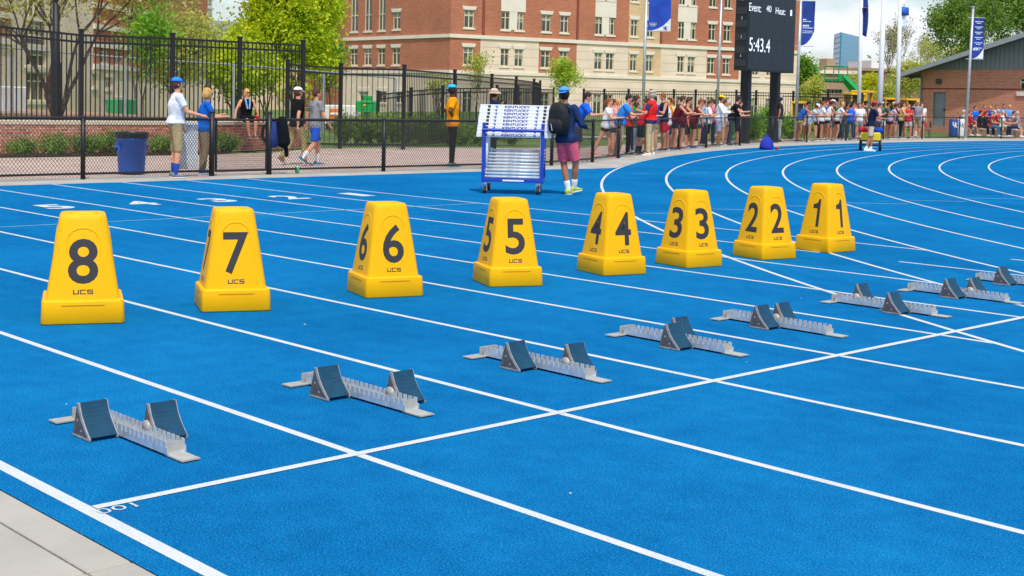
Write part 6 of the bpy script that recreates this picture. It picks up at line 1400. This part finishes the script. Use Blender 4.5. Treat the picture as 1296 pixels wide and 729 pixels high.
S(856, .35, 123, 0, 'lean', 'ponytailed athlete in maroon vest and dark shorts at the left end of the maroon team', '5c1c28', '2a3540', hair='br', hairstyle='pony', leg=.55, topcut='tank', skin='l', shoes='3a4a90')
S(864, .6, 125, 5, 'lean', 'athlete in maroon vest with orange shoes in the middle of the maroon team', '6a2030', '4a1a28', hair='br', hairstyle='pony', leg=.5, topcut='tank', skin='l', shoes='e0502a')
S(871, 1.3, 127.5, 350, 'stand', 'person in a red and white top with a red cap behind the maroon team', 'd83a48', '3a3a48', cap=('cap', 'd8343c'), leg=1)
S(879.5, .4, 127, 0, 'lean', 'athlete in maroon vest and maroon shorts with blue shoes, rightmost of the maroon team', '5c1c28', '521c2c', hair='rd', hairstyle='bun', leg=.6, topcut='tank', skin='l', shoes='2a5ab0')
S(897, .5, 127.5, 5, 'phone', 'short haired woman in white t shirt, black shorts and pink shoes', 'e6e8ec', '16181c', hair='br', leg=.98, shoes='d8506a', sleeve=.75)
S(911, .35, 121, 350, 'railw', 'man in white jacket, pale blue shorts and bright yellow cap', 'e2e6f0', 'aeb9d6', cap=('cap', 'f2c40c'), hair='br', leg=1.0, sleeve=2, skin='t', shoes='b0a898', fat=1.08)
S(917.5, 1.2, 127, 0, 'stand', 'person in white behind the man with the yellow cap', 'dfe3ea', 'c4b8a8', hair='br', leg=.6)
S(927, .35, 123, 350, 'lean', 'man in black t shirt, blue jeans and dark cap leaning on the fence', '1c1f26', '3a5468', cap=('cap', '3a3a44'), hair='br', leg=2, shoes='3a3a40', fat=1.1)
S(935, .75, 128.5, 345, 'railw', 'person in dark top with arms raised on the fence beside the scoreboard post', '1e2230', '2a2c3c', hair='br', leg=.9, shoes='8aa8a0')
S(988, 1.2, 122, 185, 'stand', 'man in dark grey t shirt, pale grey trousers and white cap between the posts', '2f3438', '9aa0a6', cap=('cap', 'eceef2'), hair='br', leg=2, skin='t', shoes='3a3a3c')
S(1014, .35, 131, 358, 'lean2', 'athlete in blue and white vest and bright yellow shorts bending over the fence', '2f62b8', 'f0e010', hair='bk', leg=.3, topcut='tank', skin='t', shoes='6a5a50')
S(1026, .35, 134.5, 350, 'lean2', 'person with a white cap and pale blue top bending over the fence', 'b8cce4', 'cfd6e0', cap=('cap', 'f0f0f2'), leg=.4, skin='l')
S(1041, .6, 129, 0, 'railw', 'auburn haired athlete in white t shirt and navy shorts with white side stripe', 'eef0f4', '1a2440', hair='rd', leg=.42, skin='l', shoes='e0e0e0', sleeve=.6)
S(1048, .9, 129, 10, 'lean', 'tanned athlete in white vest and dark shorts second in the white team', 'e0dcd4', '20283c', hair='br', leg=.4, topcut='tank', skin='t')
S(1054.5, 1.3, 127, 350, 'stand', 'person in navy top with white cap seen between the white team', '22305c', '8a8c92', cap=('cap', 'f0f2f6'), leg=.8)
S(1061, .4, 130.5, 5, 'lean', 'athlete in pale grey t shirt and black shorts with white trim', 'd6d8da', '191c24', hair='bl', leg=.45, skin='l', shoes='eaeaea', sleeve=.6)
S(1068, 1.0, 130, 180, 'stand', 'woman in dark blue top and jeans beside the woman in the blue vest', '28406c', '2f4a66', hair='br', hairstyle='long', leg=2)
S(1078, .5, 131.5, 95, 'stand', 'woman seen from behind in bright blue vest and blue jeans, black hair tied up', '1f66d8', '2c5472', hair='bk', hairstyle='bun', leg=2.6, topcut='tank', skin='l')
S(1089, .6, 131.5, 275, 'stand', 'woman in white t shirt and pale denim shorts facing the camera', 'ecEEf4'.lower(), 'c2c8d2', hair='br', hairstyle='long', leg=.5, sleeve=.6)
S(1096, 1.2, 128.5, 0, 'stand', 'person in dark cap and grey top just behind the coach', '4a5058', '3a4048', cap=('cap', '2a2c34'), leg=1)
S(1119, .4, 130.5, 0, 'lean', 'man in grey t shirt and white shorts right of the coach, leaning on the fence', '4c5a62', 'e6e6ea', hair='bk', leg=.7, skin='t')
S(1128.5, .45, 133, 0, 'lean', 'person in pale lavender top and maroon shorts leaning on the fence', 'b9aecb', '5a2030', hair='bk', leg=.5, skin='t')
S(1141.5, .5, 129.5, 355, 'railw', 'woman in yellow vest and black trousers at the fence', 'c8b46a', '16181e', hair='br', hairstyle='long', leg=2.6, topcut='tank')
S(1151, .7, 132.5, 270, 'face', 'person in red t shirt and white shorts facing the camera, hands at the face', 'cf2f3e', 'e6e6ea', hair='rd', leg=.7)
S(1162, 1.2, 127.5, 275, 'stand', 'blonde person in grey t shirt, khaki shorts and sunglasses', '8c8890', '9a8f78', hair='bl', hairstyle='bob', leg=.95, extra=('shades',))
for x, b_, yt, a, ps, lb, t_, bt_, kw in (
    (782, 1.9, 125, 340, 'face', 'person in an orange top with raised hand behind the blue t shirt', 'e07a3a', '2a2c3a', dict(hair='bl')), (819, 1.2, 126, 200, 'phone', 'small person in dark blue between the boy in red and the official', '2a3a6a', '3a3c44', dict(hair='br')),
    (852, 2.1, 125.5, 160, 'stand', 'person in pale yellow top at the back of the maroon team', 'd8cc88', '3a3c48', dict(hair='rd')), (891, 1.8, 127, 30, 'face', 'person in light blue shirt behind the woman in white', '8ab0dc', '3c4a66', dict(leg=2)),
    (923, 1.7, 127.5, 200, 'stand', 'person in pale green top between the yellow cap and the black t shirt', 'a8c8a0', '6a6c78', dict(hair='gr')),
    (1020, 1.2, 131, 10, 'face', 'person with lifted arm behind the two bending athletes', 'c8a088', 'd8d4c8', dict(hair='rd', skin='t')), (1038, 2.2, 127.5, 200, 'stand', 'person in dark grey shirt at the back of the white team', '4a4e58', '2c3040', dict(hair='bk', leg=2)),
    (1052, 2.4, 127.5, 30, 'face', 'person in red cap at the back of the white team', 'b8bcc8', '4a5060', dict(cap=('cap', 'c83040'))), (1065, 2.0, 129, 340, 'phone', 'person in maroon top behind the pale grey t shirt', '7a2c3c', '3a3c48', dict(hair='br', leg=2)),
    (1081, 2.3, 128.5, 160, 'stand', 'person in blue shirt and dark cap behind the leftmost flagpole', '3468c8', '4a4c58', dict(cap=('cap', '2a2c38'))), (1092.5, 2.0, 130, 300, 'stand', 'person in lilac top behind the woman in denim shorts', 'b8a4d0', '5a5c68', dict(hair='br')),
    (1117, 2.2, 129.5, 200, 'stand', 'person in white cap and green shirt behind the leaning man in grey', '4a9a60', '3c3e48', dict(cap=('cap', 'eeeeee'))), (1131.5, 2.2, 129.5, 20, 'stand', 'person in black shirt behind the rightmost flagpole', '202430', '6a6c78', dict(hair='bl')),
    (1138, 1.9, 131, 300, 'phone', 'person in pink shirt between the lavender top and yellow vest', 'e090a8', '3a3c48', dict(hair='bk')), (1167, 1.6, 131, 290, 'stand', 'person in white shirt right of the blonde person in sunglasses', 'e4e6ea', '6a5a50', dict(hair='br')),
    (776, 2.2, 126, 20, 'stand', 'person in pale pink top behind the woman with the tied shirt', 'd8a8b0', '3a3a48', {}), (802, 2.6, 127, 180, 'stand', 'person in a white top standing behind the man in green', 'e0e0e4', '3a4a60', dict(leg=2)),
    (830, 1.5, 122, 200, 'phone', 'person in purple shirt right behind the official in red', '5a4a8a', 'a09070', dict(hair='bk')), (846, .9, 127, 190, 'stand', 'short athlete in white and red behind the red shorts athlete', 'e8e0e0', 'c02a3a', dict(hair='bl')),
    (887, 1.2, 129, 5, 'stand', 'person in grey behind the rightmost maroon athlete', '9a9aa4', '40404a', {}), (903.5, 1.5, 126, 180, 'stand', 'person in pink top behind the short haired woman in white', 'd87a8a', '4a5068', dict(leg=2)),
    (1034.5, 1.1, 130, 0, 'stand', 'person in light grey between the bending athletes and the white team', 'b8bcc4', '2a3040', dict(hair='bk')), (1046, 1.8, 128, 340, 'stand', 'person in royal blue behind the white team', '2a58c0', '2c3448', dict(hair='br')),
    (1073, 1.4, 129.5, 10, 'stand', 'person in brown top left of the woman in the blue vest', '8a5a48', '3c4454', dict(hair='bk', skin='t')), (1084, 1.5, 130, 200, 'stand', 'person in orange top between the blue vest and the white t shirt', 'd87a3a', '4a4a58', dict(leg=2)),
    (1106, .9, 129, 190, 'stand', 'person in royal blue shirt just behind the yellow cart', '2450c0', '6a7080', dict(hair='bk', leg=2)), (1113, .6, 131, 350, 'phone', 'person in pale pink shirt right of the yellow cart', 'e0b0b0', '4a4a50', dict(leg=2)),
    (1124, 1.3, 130, 10, 'stand', 'person in teal top behind the leaning man in grey', '3a8a8a', '2a2c3a', dict(hair='bl')), (1135, 1.0, 131, 185, 'stand', 'person in navy top between the lavender top and the yellow vest', '26305a', '8a8a94', dict(hair='rd')),
    (1146.5, 1.4, 130, 200, 'stand', 'person in peach top behind the person in red', 'e8a888', '3a3c48', dict(hair='br')), (1157, 1.7, 129.5, 350, 'stand', 'person in black top beside the blonde person in sunglasses', '22242c', '4a4c58', dict(hair='bk', leg=2))):
    S(x, b_, yt, a, ps, lb, t_, bt_, **kw)
# --- seated figures on the right
def seated(x, D, ytop, a, pose, label, t, b, seat, **k):
    p = P2(x, D); return person(label, (p.x, p.y, .03), k.pop('H', 1.86), facing(x, a), pose, t, b, seat=seat + .08, group='spectators seated by the pavilion', **k)
seated(1171, 74.6, 141, 190, 'sitb', 'person in red t shirt and white shorts sitting bent forward with head down', 'c9202e', 'd8d8dc', .43, hair='bl', leg=.8, socks='f0f0f0', socklen=.3)
b = P2(1173, 74.8); o = empty('folding_chair', 'low folding chair under the bent person in red', 'chair', (b.x, b.y, 0), facing(1171, 190)); MB().bbox(-.22, -.22, .38, .2, .22, .42, .01).build('seat', DBLACK, o)
for x_ in (-.2, .18):
    for y_ in (-.2, .2): MB().tube((x_, y_, .38), (x_ * 1.15, y_, 0), .014).build('leg', DBLACK, o)
MB().bbox(-.26, -.22, .55, -.23, .22, .85, .01).build('backrest', DBLACK, o)
row = [(1219.5, 80.2, 350, 'gr', 'grey haired person in red shorts at the left end of the seated group', 'a0a4a8', 'c42a34', .43, {}), (1227, 80.0, 10, 'rd', 'person in bright red jacket seated beside the slim pole', 'd8282c', '2a2c34', .43, dict(sleeve=2)),
       (1234.5, 81.8, 300, 'bk', 'dark haired person in royal blue and white shirt on the upper row', '2466cc', '3a4a6a', .66, {}), (1241, 80.0, 0, 'bk', 'person in black jacket sitting low on the front row', '22262c', '20242c', .43, dict(sleeve=2, leg=2)),
       (1248, 80.0, 350, 'br', 'person in dark navy clothes next to the black jacket', '262a40', '1c2030', .40, dict(leg=2, sleeve=2)), (1254, 82.0, 280, 'bl', 'blonde woman in royal blue shirt on the upper row', '1f44b4', '2a3a5a', .80, dict(hairstyle='bob', H=1.66)),
       (1256, 79.8, 340, 'gr', 'man in red and grey shirt and blue jeans on the front row', 'b03a3a', '3f7494', .43, dict(leg=2, cap=('cap', '8a5a50'))), (1263, 80.2, 350, 'gr', 'person in red football jersey behind the man in jeans', 'd8453c', '3a3c48', .52, {}),
       (1269.5, 79.8, 350, 'gr', 'man in white shirt and cream trousers on the front row', 'ecebec', 'c9bda6', .45, dict(leg=2, sleeve=.8)), (1271, 82.0, 290, 'bk', 'dark haired person in sky blue shirt on the upper row', '3a8cd8', '3a4a6a', .80, {}),
       (1278, 81.8, 300, 'bl', 'person in pale blue top at the right end of the upper row', '5a9adc', '8a94a8', .78, {}), (1290, 79.5, 200, 'gr', 'man in grey t shirt and dark jeans seated at the right edge of the photo', '8a94a8', '22304a', .43, dict(leg=2))]
row += [(1223, 81.9, 300, 'br', 'person in white shirt on the upper row behind the red jacket', 'e0e2e8', '3a4a6a', .72, {}), (1246.5, 82.1, 290, 'rd', 'person in red shirt between the blue shirts on the upper row', 'c83a3a', '3a3c48', .74, {}), (1262, 82.2, 280, 'br', 'person in pale grey top in the middle of the upper row', 'c4c8d0', '3a3c48', .76, {}), (1283, 80.0, 350, 'br', 'person in light pink top with crossed arms on the front row near the right edge', 'd8a8a8', '4a4c58', .43, {})]
for x, D, a, hr, lb, t_, bt_, st_, kw in row:
    seated(x, D, 0, a, 'sit', lb, t_, bt_, st_, hair=hr, **kw)
# --- coach pushing the yellow cart on the bend
p = G(1101, 191.5); Dn = math.hypot(p.x - CX, p.y - CY)
person('coach in navy shirt, khaki shorts and red cap pushing a yellow cart on the track', (p.x, p.y, 0), zat(1101, 127, Dn), facing(1101, 15), 'push', '1c2444', 'cbb896', cap=('cap', 'd83448'), hair='br', leg=.95, shoes='f4f4f4', socks='f4f4f4', socklen=.12, skin='t', sleeve=.7, group='officials on the track')
c_ = P2(1104, Dn + .75); ct = empty('hand_cart', 'yellow two wheeled cart loaded with red and blue bags in front of the coach', 'cart', (c_.x, c_.y, 0), facing(1104, 90)); ct.scale = (.85, .82, .9)
MB().bbox(-.3, -.42, .36, .3, .42, .42, .01).build('deck', DBLACK, ct); [MB().bbox(-.28, y_ - .17, .42, .28, y_ + .17, .72, .04).build('tub', mat('yellow_cart_plastic', (.80, .62, .02), .45), ct) for y_ in (-.24, .24)]
for y_ in (-.40, .40): q = MB().tube((.0, y_ - .06, .22), (.0, y_ + .06, .22), .22, n=18).build('wheel', DBLACK, ct); MB().tube((0, y_ - .065, .22), (0, y_ + .065, .22), .09, n=10).build('hub', GALV, q)
MB().tube((0, -.34, .22), (0, .34, .22), .03).build('axle', DBLACK, ct); MB().box(-.03, -.03, .1, .03, .03, .42).build('stand', DBLACK, ct)
for x_, y_, c__, n__ in ((0, .24, 'c42a44', 'red'), (.05, -.26, '2048b0', 'blue')):
    o = empty('bag', '%s kit bag lying in the yellow cart' % n__, 'bag', (c_.x, c_.y, .585), facing(1104, 90)); m_ = MB(); m_.smooth = True; m_.ell((x_, y_, .12), (.22, .17, .14), 12, 8); m_.build('bag_body', cloth(c__), o); MB().tube((x_ - .1, y_, .25), (x_ + .1, y_, .25), .012).build('handle', DBLACK, o)
